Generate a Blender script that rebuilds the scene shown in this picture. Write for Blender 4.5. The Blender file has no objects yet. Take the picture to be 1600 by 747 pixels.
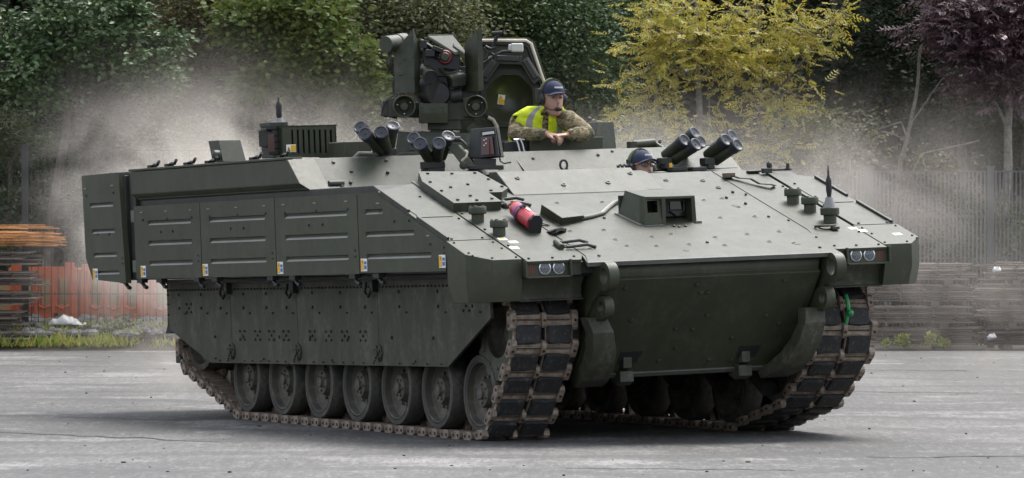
import bpy, bmesh, math, random
import numpy as np
from mathutils import Vector as V, Matrix as M, noise
from mathutils.geometry import tessellate_polygon
S = bpy.context.scene; C = S.collection
R = math.radians; PI = math.pi; sin = math.sin; cos = math.cos
rnd = random.Random(7)

# ------------------------------------------------------------------ camera, sky, sun, exposure
cam = bpy.data.objects.new('camera', bpy.data.cameras.new('camera')); C.objects.link(cam)
cam.location = (0, 0, 1.4506); cam.rotation_euler = (R(90 - 0.215), 0, 0)
cam.data.sensor_width = 36; cam.data.lens = 180; cam.data.clip_start = 0.5; cam.data.clip_end = 1500
S.camera = cam
cam.data.dof.use_dof = True; cam.data.dof.focus_distance = 35.5; cam.data.dof.aperture_fstop = 18
SUN_EL, SUN_AZ = R(60), R(34)          # azimuth measured from +Y (behind the vehicle) towards +X
W = bpy.data.worlds.new('World'); S.world = W; W.use_nodes = True
nt = W.node_tree; sky = nt.nodes.new('ShaderNodeTexSky'); sky.sky_type = 'NISHITA'; sky.sun_disc = False
sky.sun_elevation = SUN_EL; sky.sun_rotation = SUN_AZ; sky.dust_density = 3.0; sky.air_density = 1.0; sky.ozone_density = 1.0
hs = nt.nodes.new('ShaderNodeHueSaturation'); hs.inputs['Saturation'].default_value = .35      # thin overcast
nt.links.new(sky.outputs[0], hs.inputs['Color']); nt.links.new(hs.outputs[0], nt.nodes['Background'].inputs[0]); nt.nodes['Background'].inputs[1].default_value = 0.15
sun = bpy.data.objects.new('sun', bpy.data.lights.new('sun', 'SUN')); C.objects.link(sun)
sun.data.energy = 1.5; sun.data.angle = R(28); sun.data.color = (1.0, 0.97, 0.92)
sd = V((sin(SUN_AZ) * cos(SUN_EL), cos(SUN_AZ) * cos(SUN_EL), sin(SUN_EL)))
sun.rotation_euler = sd.to_track_quat('Z', 'Y').to_euler()
S.view_settings.view_transform = 'Standard'; S.view_settings.look = 'None'; S.view_settings.exposure = 1.28; S.view_settings.gamma = 1
S.render.engine = 'CYCLES'; S.cycles.use_denoising = True
S.cycles.max_bounces = 6; S.cycles.volume_bounces = 2; S.cycles.transparent_max_bounces = 12
S.cycles.volume_step_rate = 1.0; S.cycles.volume_max_steps = 128

# ------------------------------------------------------------------ materials
def mat(name, col, rough=.6, metal=0, spec=.5):
    m = bpy.data.materials.new(name); m.use_nodes = True
    b = m.node_tree.nodes['Principled BSDF']
    b.inputs['Base Color'].default_value = (*col, 1); b.inputs['Roughness'].default_value = rough
    b.inputs['Metallic'].default_value = metal; b.inputs['Specular IOR Level'].default_value = spec
    return m
class NT:
    """tiny helper for wiring nodes"""
    def __init__(s, m): s.t = m.node_tree; s.b = s.t.nodes['Principled BSDF']
    def n(s, typ, **kw):
        x = s.t.nodes.new(typ)
        for k, v in kw.items():
            if k[0] == '_': setattr(x, k[1:], v)
            else: x.inputs[int(k[1:]) if k[0] == 'i' and k[1:].isdigit() else k].default_value = v
        return x
    def l(s, a, b): s.t.links.new(a, b)
    def coord(s, scale=(1, 1, 1), kind='Object'):
        tc = s.n('ShaderNodeTexCoord'); mp = s.n('ShaderNodeMapping'); mp.inputs['Scale'].default_value = scale
        s.l(tc.outputs[kind], mp.inputs[0]); return mp.outputs[0]
    def noise(s, vec, scale, detail=4, rough=.55):
        x = s.n('ShaderNodeTexNoise', Scale=scale, Detail=detail, Roughness=rough); s.l(vec, x.inputs['Vector']); return x.outputs[0]
    def ramp(s, fac, stops):
        r = s.n('ShaderNodeValToRGB'); e = r.color_ramp.elements
        while len(e) < len(stops): e.new(.5)
        for q, (p, c) in zip(e, stops): q.position = p; q.color = (*c, 1) if len(c) == 3 else c
        s.l(fac, r.inputs[0]); return r.outputs[0]
    def mix(s, fac, a, b, blend='MIX'):
        x = s.n('ShaderNodeMix', _data_type='RGBA', _blend_type=blend)
        for sock, v in ((x.inputs[0], fac), (x.inputs[6], a), (x.inputs[7], b)):
            if isinstance(v, (int, float)): sock.default_value = v
            elif isinstance(v, tuple): sock.default_value = (*v, 1)
            else: s.l(v, sock)
        return x.outputs[2]
    def math(s, op, a, b=0.0, clamp=False):
        x = s.n('ShaderNodeMath', _operation=op, _use_clamp=clamp)
        for i, v in enumerate((a, b)):
            if isinstance(v, (int, float)): x.inputs[i].default_value = v
            else: s.l(v, x.inputs[i])
        return x.outputs[0]
    def bump(s, h, strength=.2, dist=.01):
        x = s.n('ShaderNodeBump', Strength=strength, Distance=dist); s.l(h, x.inputs['Height']); s.l(x.outputs[0], s.b.inputs['Normal'])

def paint(name, col, dust=.25, grain=.25, rough=.5):
    m = mat(name, col, rough); t = NT(m); v = t.coord()
    a = t.noise(v, 2.2, 6, .65); f = t.noise(v, 26, 5, .7); g = t.noise(v, 330, 2, .6)
    c = t.mix(t.ramp(a, [(.3, (0, 0, 0)), (.7, (1, 1, 1))]), tuple(x * .80 for x in col), tuple(x * 1.22 for x in col))
    # dry dust that settled in streaks, and scuffs
    vs = t.coord((2.2, 2.2, 1.1)); st = t.noise(vs, 3, 6, .7)
    dm = t.math('MULTIPLY', t.ramp(st, [(.45, (0, 0, 0)), (.75, (1, 1, 1))]), t.ramp(f, [(.35, (0, 0, 0)), (.65, (1, 1, 1))]))
    dm = t.math('MULTIPLY', dm, dust)
    c = t.mix(dm, c, (.19, .17, .14))
    sc = t.noise(t.coord((1, 1, 1)), 90, 3, .8)
    c = t.mix(t.math('MULTIPLY', t.ramp(sc, [(.70, (0, 0, 0)), (.74, (1, 1, 1))]), .35), c, (.16, .16, .14))
    wr = t.noise(t.coord((1.5, 1.5, .35)), 7, 7, .75); c = t.mix(t.math('MULTIPLY', t.ramp(wr, [(.56, (0, 0, 0)), (.70, (1, 1, 1))]), .30 * min(1, dust * 2)), c, (.10, .095, .08))     # run-off stains
    t.l(c, t.b.inputs['Base Color'])
    rr = t.n('ShaderNodeMapRange', i3=rough - .08, i4=rough + .14); t.l(f, rr.inputs[0]); t.l(rr.outputs[0], t.b.inputs['Roughness'])
    t.bump(t.math('ADD', g, t.math('MULTIPLY', f, .3)), grain, .004)
    return m
GREEN = (.031, .0365, .0185)
m_paint = paint('olive_green_paint', GREEN)
m_grip = paint('olive_green_anti_slip_paint', (.0255, .032, .018), .45, .5, .47)
m_dusty = paint('dusty_green_paint', (.032, .035, .0215), .8, .3, .62)
m_wheel = paint('dust_coated_wheel_paint', (.05, .046, .037), 1.0, .3, .7)
m_dark = paint('dark_green_black_paint', (.022, .024, .021), .2, .2, .5)
m_black = mat('matt_black', (.012, .012, .013), .55)
m_cap = mat('blue_black_rubber_cap', (.03, .034, .045), .45)
m_tyre = paint('dusty_rubber', (.04, .039, .036), .8, .3, .75)
def pad_mat():
    m = mat('worn_track_rubber', (.014, .014, .016), .75); t = NT(m); v = t.coord((1, 1, 1), 'Object')
    a = t.noise(v, 25, 5, .7); c = t.ramp(a, [(.3, (.008, .008, .009)), (.55, (.018, .018, .02)), (.68, (.06, .05, .042)), (.8, (.12, .10, .085))])
    t.l(c, t.b.inputs['Base Color']); t.bump(t.noise(v, 60, 4, .7), .6, .01); return m
m_pad = pad_mat()
def rust_mat(name, a, b, c, rough=.7, metal=.3, sc=18):
    m = mat(name, b, rough, metal); t = NT(m); v = t.coord()
    n = t.noise(v, sc, 6, .7); t.l(t.ramp(n, [(.3, a), (.5, b), (.72, c)]), t.b.inputs['Base Color'])
    t.bump(t.noise(v, 80, 4, .7), .4, .006); return m
m_track = rust_mat('worn_track_steel', (.075, .055, .042), (.19, .148, .115), (.34, .29, .24), .65, .15)
m_trackd = rust_mat('dirty_track_steel', (.03, .024, .02), (.07, .052, .042), (.13, .10, .085), .7, .2)
m_steel = mat('bare_steel', (.45, .45, .45), .35, .9)
m_chrome = mat('lamp_reflector', (.8, .8, .82), .12, 1)
m_glass = mat('lamp_glass', (.75, .8, .85), .05); 
_b = m_glass.node_tree.nodes['Principled BSDF']; _b.inputs['Transmission Weight'].default_value = .85; _b.inputs['IOR'].default_value = 1.35
m_amber = mat('amber_plastic', (.20, .055, .02), .3)
m_lens = mat('dark_lens_glass', (.008, .009, .014), .06, 0, .8)
m_white = mat('white_print', (.78, .78, .76), .6)
m_yellow = mat('yellow_print', (.75, .42, .02), .6)
m_blue = mat('blue_print', (.08, .16, .40), .6)
m_red = mat('red_tape', (.42, .03, .045), .4)
m_redpaint = mat('red_ring_paint', (.16, .012, .012), .4)
m_brownpanel = mat('brown_filter_panel', (.07, .03, .026), .3)
m_grey = mat('light_grey_plastic', (.5, .5, .47), .5)
m_hose = mat('beige_hose', (.5, .45, .36), .6)
m_web = mat('webbing_strap', (.14, .10, .07), .9)
m_green_tie = mat('green_cable_tie', (.01, .22, .06), .4)
m_gunmetal = mat('gunmetal', (.025, .026, .028), .35, .6)
m_ledge = paint('pale_latch_and_rib_highlight', (.26, .265, .24), .4, .2, .6)  # pale latch paint; on the ribs it paints in their lit lower edges
m_bare = paint('scuffed_light_edge_paint', (.09, .095, .085), .5, .2, .5)

# ------------------------------------------------------------------ mesh builder
def linkobj(name, me, parent=None, label=None, cat=None, group=None, kind=None):
    o = bpy.data.objects.new(name, me); C.objects.link(o)
    if parent is not None: o.parent = parent
    for k, v in (('label', label), ('category', cat), ('group', group), ('kind', kind)):
        if v: o[k] = v
    return o
def empty(name, loc, rz=0, **kw):
    o = linkobj(name, None, None, **kw); o.location = loc; o.rotation_euler = (0, 0, rz); o.empty_display_size = .2; return o
def frame(z, x=None):
    z = V(z).normalized(); x = V(x) if x is not None else (V((0, 0, 1)) if abs(z.z) < .9 else V((1, 0, 0)))
    x = (x - z * x.dot(z)).normalized(); return x, z.cross(x), z
m_agrey = mat('grey_insulator', (.22, .22, .225), .5)
SMALL = {'lid_cable', 'glacis_bolt', 'pin_end', 'panel_latch', 'engine_deck_grating', 'seam', 'hatch_spring', 'wire_panel', 'cap_lettering', 'station_cable', 'hub'}
class MB:
    def __init__(s): s.v = []; s.f = []; s.m = []; s.mi = 0; s.mats = []
    def add(s, vs, fs):
        b = len(s.v); s.v += [tuple(q) for q in vs]; s.f += [tuple(b + i for i in f) for f in fs]; s.m += [s.mi] * len(fs); return s
    def use(s, m):
        if m not in s.mats: s.mats.append(m)
        s.mi = s.mats.index(m); return s
    def box(s, c, d, rot=None):
        x, y, z = (q / 2 for q in d); vs = [V((i * x, j * y, k * z)) for i in (-1, 1) for j in (-1, 1) for k in (-1, 1)]
        if rot is not None: vs = [rot @ q for q in vs]
        return s.add([q + V(c) for q in vs], [(0, 1, 3, 2), (4, 6, 7, 5), (0, 4, 5, 1), (2, 3, 7, 6), (0, 2, 6, 4), (1, 5, 7, 3)])
    def prism(s, pts, d, off=0):
        """polygon swept by the vector d"""
        d = V(d); p = [V(q) + d * off for q in pts]; n = len(p)
        nn = sum(((p[i]).cross(p[(i + 1) % n]) for i in range(n)), V())
        if nn.dot(d) > 0: p = p[::-1]
        vs = p + [q + d for q in p]
        return s.add(vs, [tuple(range(n)), tuple(range(2 * n - 1, n - 1, -1))] + [(i, i + n, (i + 1) % n + n, (i + 1) % n) for i in range(n)])
    def hull8(s, a, b):
        """loft between two polygons with the same number of points"""
        n = len(a); return s.add(list(a) + list(b), [tuple(range(n))[::-1], tuple(range(n, 2 * n))] + [(i, (i + 1) % n, (i + 1) % n + n, i + n) for i in range(n)])
    def loft(s, rings, close=True):
        n = len(rings[0]); vs = [q for r in rings for q in r]; fs = []
        for k in range(len(rings) - 1):
            for i in range(n): fs.append((k * n + i, k * n + (i + 1) % n, (k + 1) * n + (i + 1) % n, (k + 1) * n + i))
        if close: fs += [tuple(range(n))[::-1], tuple(range((len(rings) - 1) * n, len(rings) * n))]
        return s.add(vs, fs)
    def cyl(s, a, b, r0, r1=None, n=16, caps=True):
        a, b = V(a), V(b); r1 = r0 if r1 is None else r1; x, y, z = frame(b - a)
        ring = lambda c, r: [c + x * (r * cos(2 * PI * i / n)) + y * (r * sin(2 * PI * i / n)) for i in range(n)]
        return s.loft([ring(a, r0), ring(b, r1)], caps)
    def lathe(s, o, axis, prof, n=24, caps=False, x=None):
        """prof: (radius, height along axis)"""
        x, y, z = frame(axis, x); o = V(o)
        return s.loft([[o + z * h + x * (r * cos(2 * PI * i / n)) + y * (r * sin(2 * PI * i / n)) for i in range(n)] for r, h in prof], caps)
    def tube(s, path, r, n=8, caps=True):
        path = [V(q) for q in path]; rings = []; up = None
        rs = r if isinstance(r, (list, tuple)) else [r] * len(path)
        for i, q in enumerate(path):
            t = (path[min(i + 1, len(path) - 1)] - path[max(i - 1, 0)])
            x, y, z = frame(t, up); up = x
            rings.append([q + x * (rs[i] * cos(2 * PI * k / n)) + y * (rs[i] * sin(2 * PI * k / n)) for k in range(n)])
        return s.loft(rings, caps)
    def ribbon(s, path, w, th):
        """flat strap along a path; w: width vector"""
        w = V(w) / 2; rings = []
        path = [V(q) for q in path]
        for i, q in enumerate(path):
            t = path[min(i + 1, len(path) - 1)] - path[max(i - 1, 0)]; nn = t.cross(w).normalized() * th / 2
            rings.append([q - w - nn, q + w - nn, q + w + nn, q - w + nn])
        return s.loft(rings)
    def sphere(s, c, r, n=16, k=10, sc=(1, 1, 1)):
        c = V(c); rings = [[c + V((sc[0] * r * sin(PI * j / k) * cos(2 * PI * i / n), sc[1] * r * sin(PI * j / k) * sin(2 * PI * i / n), -sc[2] * r * cos(PI * j / k))) for i in range(n)] for j in range(1, k)]
        s.loft(rings, True); return s
    def plate(s, o, ux, uy, outer, th, holes=(), pocket=None, ledge=False):
        """flat plate in the frame o + u*ux + v*uy; holes are cut through, or sunk to `pocket` deep with sloped walls"""
        o, ux, uy = V(o), V(ux), V(uy); nz = ux.cross(uy).normalized()
        P = lambda q, h=0: o + ux * q[0] + uy * q[1] + nz * h
        def ccw(p): return p if sum(p[i][0] * p[(i + 1) % len(p)][1] - p[(i + 1) % len(p)][0] * p[i][1] for i in range(len(p))) > 0 else p[::-1]
        loops = [ccw(list(outer))] + [ccw(list(h)) for h in holes]
        flat = [q for l in loops for q in l]
        tris = tessellate_polygon([[V((q[0], q[1], 0)) for q in l] for l in loops])
        fs = []
        for t in tris:
            a, b, c = (flat[i] for i in t)
            if (b[0] - a[0]) * (c[1] - a[1]) - (c[0] - a[0]) * (b[1] - a[1]) < 0: t = t[::-1]
            fs.append(tuple(t))
        s.add([P(q) for q in flat], fs)
        n = len(loops[0]); vs = [P(q) for q in loops[0]] + [P(q, -th) for q in loops[0]]
        sides = [(i, i + n, (i + 1) % n + n, (i + 1) % n) for i in range(n)]
        if pocket is None:
            s.add(vs, sides); s.add([P(q, -th) for q in flat], [f[::-1] for f in fs])
            for h in loops[1:]:
                n = len(h); s.add([P(q) for q in h] + [P(q, -th) for q in h], [(i, (i + 1) % n, (i + 1) % n + n, i + n) for i in range(n)])
        else:
            s.add(vs, sides + [tuple(range(2 * n - 1, n - 1, -1))])
            for h in loops[1:]:
                n = len(h); cx = sum(q[0] for q in h) / n; cy = sum(q[1] for q in h) / n
                w = max(abs(q[0] - cx) for q in h); hh = max(abs(q[1] - cy) for q in h)
                inn = [(cx + (q[0] - cx) * (1 - .012 / w), q[1] + (.012 if q[1] < cy else -.003)) for q in h] if n == 4 and ledge else [(cx + (q[0] - cx) * (1 - .006 / w), cy + (q[1] - cy) * (1 - .006 / hh)) for q in h]
                s.add([P(q) for q in h] + [P(q, -pocket) for q in inn], [(i, (i + 1) % n, (i + 1) % n + n, i + n) for i in range(n)] + [tuple(range(n, 2 * n))])
        return s
    def build(s, name, m=None, parent=None, bevel=0, smooth=35, seg=2, local=None, **kw):
        if 'bolt' in name or name in SMALL: kw.setdefault('kind', 'stuff')
        me = bpy.data.meshes.new(name); me.from_pydata(s.v, [], s.f)
        for x in (s.mats if s.mats else [m]):
            if x is not None: me.materials.append(x)
        if s.mats: me.polygons.foreach_set('material_index', s.m)
        if smooth:
            me.polygons.foreach_set('use_smooth', [True] * len(s.f)); me.set_sharp_from_angle(angle=R(smooth))
        me.update(); o = linkobj(name, me, parent, **kw)
        if local is not None: o.matrix_local = local
        if bevel:
            b = o.modifiers.new('edge', 'BEVEL'); b.width = bevel; b.segments = seg; b.limit_method = 'ANGLE'; b.angle_limit = R(30); b.harden_normals = bool(smooth)
        return o
def copy_tree(o, parent=None):
    c = o.copy(); C.objects.link(c)
    if parent is not None: c.parent = parent
    for ch in list(o.children): copy_tree(ch, c)
    return c
def circ(cx, cy, r, n=20, a0=0, a1=2 * PI):
    return [(cx + r * cos(a0 + (a1 - a0) * i / n), cy + r * sin(a0 + (a1 - a0) * i / n)) for i in range(n + (0 if abs(a1 - a0 - 2 * PI) < 1e-6 else 1))]

# ================================================================== the armoured vehicle
# vehicle frame: x forward, y to its left, z up, origin on the ground; hull parts share the slightly rolled and pitched hull frame HT
YAW, PITCH, ROLL = 0.43969, 0.01866, 0.03347
veh = empty('armoured_vehicle', (.2325, 35.7685, 0), YAW - PI / 2, label='olive green tracked armoured vehicle driving across the concrete yard', cat='armoured vehicle')
_L = M(((cos(PITCH), 0, -sin(PITCH)), (0, 1, 0), (sin(PITCH), 0, cos(PITCH)))) @ M(((1, 0, 0), (0, cos(ROLL), -sin(ROLL)), (0, sin(ROLL), cos(ROLL))))
HT = M.Translation((0, 0, .8)) @ _L.to_4x4() @ M.Translation((0, 0, -.8))
VW = M.Translation(veh.location) @ M.Rotation(YAW - PI / 2, 4, 'Z')       # vehicle frame to world
HW = VW @ HT
def part(name, mb, m=None, bevel=0, parent=None, **kw):
    return mb.build(name, m or m_paint, parent or veh, bevel=bevel, local=None if parent else HT, **kw)
def sub(name, mb, m, parent, bevel=0, **kw): return mb.build(name, m, parent, bevel=bevel, **kw)
def zG(x): return (1.8826853 - .30032502 * x) / .95383693
GX, GY, GNV = V((0, 1, 0)), V((-.95383693, 0, .30032502)), V((.30032502, 0, .95383693))
GO = V((2.591, 0, 1.158))
def gp(x, y, h=0): return V((x, y, zG(x))) + GNV * h
def gq(x, y): return (y, (2.591 - x) / .95383693)
def gplate(pts, h, th): return MB().plate(GO + GNV * h, GX, GY, [gq(*p) for p in pts], th)

# ---- hull body: belly between the tracks, sponsons above them, superstructure
h = MB()
h.prism([(-4.25, -.80, .50), (-4.0, -.80, .42), (2.03, -.80, .385), (2.56, -.80, 1.035), (2.535, -.80, 1.06), (2.56, -.80, 1.145), (2.56, -.80, 1.148),
         (.74, -.80, 1.728), (-4.25, -.80, 1.728)], (0, 1.60, 0))
part('lower_hull', h, m_paint, .008)
h = MB()
for s in (-1, 1):
    h.prism([(-4.3, s * .81, 1.12), (1.98, s * .81, 1.12), (2.44, s * .81, 1.07), (2.49, s * .81, 1.09), (2.49, s * .81, 1.165), (.74, s * .81, 1.726), (-4.3, s * .81, 1.726)], (0, s * .51, 0))
    h.prism([(-4.3, s * 1.32, 1.12), (1.95, s * 1.32, 1.12), (1.95, s * 1.32, 1.31), (.74, s * 1.32, 1.722), (-4.3, s * 1.32, 1.722)], (0, s * .28, 0))
part('sponson', h, m_dark, .006)
h = MB()
bot = [(-.34, -1.62, 1.72), (-.36, -.87, 1.72), (-.085, -.50, 1.72), (-.05, 1.655, 1.72), (-4.3, 1.655, 1.72), (-4.3, -1.62, 1.72)]
top = [(-.60, -1.62, 1.94), (-.60, -.80, 1.94), (-.38, -.42, 1.94), (-.40, 1.655, 1.94), (-4.3, 1.655, 1.94), (-4.3, -1.62, 1.94)]
h.hull8([V(q) for q in bot], [V(q) for q in top])
part('superstructure', h, m_grip, .008)
# bolts and seam strips on the superstructure front
h = MB()
FNV = V((.643, 0, .766)); 
for q in ((-0.559,-1.325,1.906), (-0.561,-0.924,1.908), (-0.478,-1.226,1.838), (-0.463,-0.956,1.825), (-0.387,-1.274,1.761), (-0.345,-1.182,1.726)):
    h.lathe(V(q) - FNV * .004, FNV, [(.013, 0), (.013, .008), (.008, .014), (.002, .015)], 10, True)
FN2 = V((.22, 0, .35)).normalized()
def f2(y, t): return V((-.05 - .35 * t, y, 1.72 + .22 * t))       # on the crew plate
for y, t in ((.10, .75), (.30, .35), (.62, .8), (.9, .4), (1.15, .75), (1.5, .5), (-.2, .5), (1.3, .25), (.75, .9)):
    h.lathe(f2(y, t) - FN2 * .003, FN2, [(.012, 0), (.012, .008), (.007, .013), (.002, .014)], 10, True)
part('superstructure_bolt', h, m_dark)
h = MB()
for y in (-.03, 1.02):
    h.prism([f2(y - .004, .32) + FN2 * .0015, f2(y + .004, .32) + FN2 * .0015, f2(y + .004, .985) + FN2 * .0015, f2(y - .004, .985) + FN2 * .0015], -FN2 * .01)
h.prism([f2(-.48, .27) + FN2 * .002, f2(1.63, .27) + FN2 * .002, f2(1.63, .235) + FN2 * .002, f2(-.48, .235) + FN2 * .002], -FN2 * .01)
part('seam', h, m_black, smooth=0)
# lifting ring on the crew plate
h = MB(); c = f2(.27, .38) + FN2 * .02
h.tube([c + V((.0, .028 * cos(a), .034 * sin(a) + .012)) for a in [i * PI / 6 for i in range(13)]], .009, 8); part('lifting_ring', h, m_dark)
# engine deck grating between glacis and superstructure
h = MB()
for k in range(17): h.box((-.02 + k * .043, -.30, 1.742), (.03, 1.10, .02))
h.box((.345, -.87, 1.742), (.80, .03, .024)); h.box((.345, .27, 1.742), (.80, .03, .024)); h.box((.345, -.3, 1.742), (.8, .02, .024))
part('engine_deck_grating', h, m_dark, smooth=0)

# ---- glacis: main plate, thicker front plate, side decks, fender panels
part('glacis_plate', gplate([(2.61, -.93), (2.60, .93), (2.14, .962), (.735, .962), (.735, -.887), (2.44, -.887)], 0, .02), m_grip, .004)
part('front_armour_plate', gplate([(1.29, .69), (1.79, .905), (2.14, .945), (2.60, .925), (2.60, -.925), (2.46, -.872), (1.29, -.872)], .005, .012), m_grip, .003)
part('glacis_lip', MB().plate(gp(2.612, 0, .006), V((0, 1, 0)), V((.30032502, 0, .95383693)), [(-.93, -.028), (.93, -.028), (.93, 0), (-.93, 0)], .012), m_bare, .002)
for s in (-1, 1):
    part('headlight_deck', gplate([(2.535, s * 1.322), (2.535, s * .94), (2.45, s * .892), (2.1, s * (.89 if s < 0 else .965)), (.75, s * (.89 if s < 0 else .965)), (.75, s * 1.322)], .004, .02), m_grip, .004)
    part('fender_panel', gplate([(2.045, s * 1.66), (2.045, s * 1.338), (.80, s * 1.338), (.955, s * 1.66)] if s < 0 else [(2.045, s * 1.66), (2.045, s * 1.355), (.80, s * 1.355), (.955, s * 1.66)], .004, .02), m_grip, .004)
    part('access_cover', gplate([(1.55, s * 1.63), (1.55, s * 1.39), (1.22, s * 1.39), (1.22, s * 1.63)], .008, .006), m_grip, .002)
    for a, b in ((.98, 1.42), (1.56, 2.03)):
        h = MB(); h.prism([gp(a, s * 1.64, .004), gp(b, s * 1.64, .004), gp(b, s * 1.64, .022), gp(a, s * 1.64, .022)], (0, s * .02, 0)); part('fender_rail', h, m_dark, .002)
    # corner box at the front of the fender
    for_top = [(2.055, s * 1.675), (2.345, s * 1.675), (2.475, s * 1.545), (2.475, s * 1.335), (2.055, s * 1.335)]
    low = [(2.10, s * 1.655), (2.322, s * 1.655), (2.435, s * 1.535), (2.435, s * 1.335), (2.10, s * 1.335)]
    h = MB()
    r0 = [V((x, y, .925)) for x, y in low]; r1 = [V((x + .0, y, 1.055)) for x, y in for_top]; r2 = [gp(x, y, .004) for x, y in for_top]
    if s > 0: r0, r1, r2 = r0[::-1], r1[::-1], r2[::-1]
    h.loft([r0, r1, r2]); o = part('fender_corner_box', h, m_paint, .004)
    h = MB()
    for x, y in ((2.1, 1.64), (2.32, 1.64), (2.44, 1.53), (2.44, 1.36), (2.12, 1.37), (2.25, 1.37), (2.38, 1.64)):
        h.lathe(gp(x, s * y, .003), GNV, [(.008, 0), (.008, .009), (.001, .01)], 8)
    sub('bolt', h, m_black, o)
    # headlight cluster
    h = MB(); x = 2.515
    h.plate((x, 0, 0), (0, 1, 0), (0, 0, 1), [(s * 1.335, 1.083), (s * 1.022, 1.083), (s * 1.022, 1.178), (s * 1.335, 1.178)], .05,
            [circ(s * 1.095, 1.133, .044, 18), circ(s * 1.195, 1.133, .044, 18), [(s * 1.308, 1.095), (s * 1.262, 1.095), (s * 1.262, 1.166), (s * 1.308, 1.166)]], .03)
    box = part('headlight_housing', h, m_paint, .003)
    h = MB(); h.box((2.49, s * .975, 1.13), (.045, .09, .10)); sub('side_bracket', h, m_paint, box, .004)
    h = MB()
    h.box((2.532, s * 1.178, 1.075), (.03, .31, .012)); h.box((2.532, s * 1.338, 1.13), (.035, .014, .11)); h.box((2.532, s * 1.018, 1.13), (.035, .014, .11))
    sub('headlight_guard', h, m_paint, box, .003)
    for y in (1.095, 1.195):
        h = MB().use(m_chrome)
        h.lathe((x - .012, s * y, 1.133), (1, 0, 0), [(.0005, -.028), (.018, -.024), (.032, -.012), (.040, .006), (.043, .018), (.036, .020), (.036, .014)], 24)
        h.use(m_lens).lathe((x - .012, s * y, 1.133), (1, 0, 0), [(.016, -.024), (.0155, -.006), (.008, .0), (.0005, .001)], 16)
        lamp = sub('headlight', h, None, box)
        h = MB(); h.lathe((x + .004, s * y, 1.133), (1, 0, 0), [(.043, -.004), (.044, .002), (.03, .007), (.0005, .009)], 24); sub('lens', h, m_glass, box)
    h = MB().use(m_amber); h.box((x - .012, s * 1.285, 1.13), (.02, .044, .07)); h.use(m_dark)
    for i in range(4): h.box((x - .001, s * 1.285, 1.103 + i * .018), (.004, .046, .003))
    for i in (-1, 0, 1): h.box((x - .0005, s * 1.285 + i * .014, 1.13), (.004, .003, .07))
    sub('indicator_light', h, None, box)
    # mud guard under the headlights
    h = MB(); pr = [(2.44, 1.075), (2.40, 1.02), (2.385, .965), (2.40, .935), (2.425, .928), (2.42, .92), (2.385, .925), (2.365, .965), (2.38, 1.03), (2.40, 1.08)]
    h.prism([(a, s * .88, b) for a, b in pr], (0, s * .455, 0)); part('mudguard', h, m_dusty)
    # tow eyes and plough bracket
    def eye(x, z, r, hr, y0, th, tail):
        out = circ(x, z, r, 22, R(-115), R(95)) + tail
        return MB().plate((0, y0 + th / 2, 0), (1, 0, 0), (0, 0, 1), out, th, [circ(x, z, hr, 20)]) if False else MB().plate((0, y0 - th / 2, 0), (1, 0, 0), (0, 0, 1), out, th, [circ(x, z, hr, 20)])
    ey = eye(2.638, 1.064, .094, .056, s * .835 + .035, .07, [(2.50, 1.13), (2.36, 1.02), (2.36, .80), (2.46, .90), (2.56, .955)])
    part('tow_eye', ey, m_paint, .006)
    ey = eye(2.535, .862, .074, .040, s * .815 + .033, .066, [(2.46, .92), (2.30, .86), (2.30, .70), (2.42, .74)])
    part('tow_eye', ey, m_paint, .006)
    path = [(2.46, .80), (2.50, .70), (2.46, .58), (2.36, .46), (2.20, .37), (2.06, .335)]
    inn = [(2.34, .80), (2.39, .70), (2.34, .60), (2.25, .51), (2.10, .43), (1.98, .41)]
    rings = []
    for i, ((a, b), (c, d)) in enumerate(zip(path, inn)):
        t = i / 5; y0 = .735 - .15 * t; y1 = .875 - .08 * t
        q = [V((a, s * y0, b)), V((a, s * y1, b)), V((c, s * y1, d)), V((c, s * y0, d))]
        rings.append(q if s > 0 else q[::-1])
    part('plough_bracket', MB().loft(rings), m_dusty, .006)
    # towing foot under the front plate
    h = MB(); y = s * .44
    h.prism([(2.07, y - .05, .335), (2.13, y - .05, .36), (2.13, y - .05, .43), (2.06, y - .05, .44), (1.96, y - .05, .37)], (0, .10, 0))
    h.prism([(2.06, y - .032, .44), (2.145, y - .032, .45), (2.15, y - .032, .52), (2.09, y - .032, .55)], (0, .064, 0))
    part('towing_foot', h, m_dusty, .005)
    h = MB(); a = V((2.56 - 2.03, 0, .65)).normalized()
    h.prism([V((2.11, y - .06, .485)), V((2.11, y + .08, .485)), V((2.17, y + .10, .56)), V((2.17, y - .06, .56))], V((.004, 0, -.003))); part('foot_recess', h, m_black, smooth=0)
# bolts on the front plate and lips
h = MB(); nf = V((.775, 0, -.632)).normalized()
fr = lambda y, z: V((2.03 + (z - .385) * (.53 / .65), y, z))
for y, z in ((-.62, .98), (-.1, .985), (.0, .93), (-.05, .93), (.55, .985), (-.5, .77), (.05, .78), (.5, .76), (-.15, .70), (-.02, .69), (.3, .62), (-.1, .57), (-.45, .5), (-.2, .49), (.18, .48), (.35, .47), (.62, .7)):
    h.lathe(fr(y, z), nf, [(.015, -.004), (.015, .008), (.006, .012), (.001, .012)], 8)
part('front_plate_bolt', h, m_paint)
h = MB()
h.prism([fr(-.70, .388) + nf * .002, fr(.66, .388) + nf * .002, fr(.62, .42) + nf * .012, fr(-.66, .42) + nf * .012], -nf * .03); part('belly_lip', h, m_bare, .004)

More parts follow.
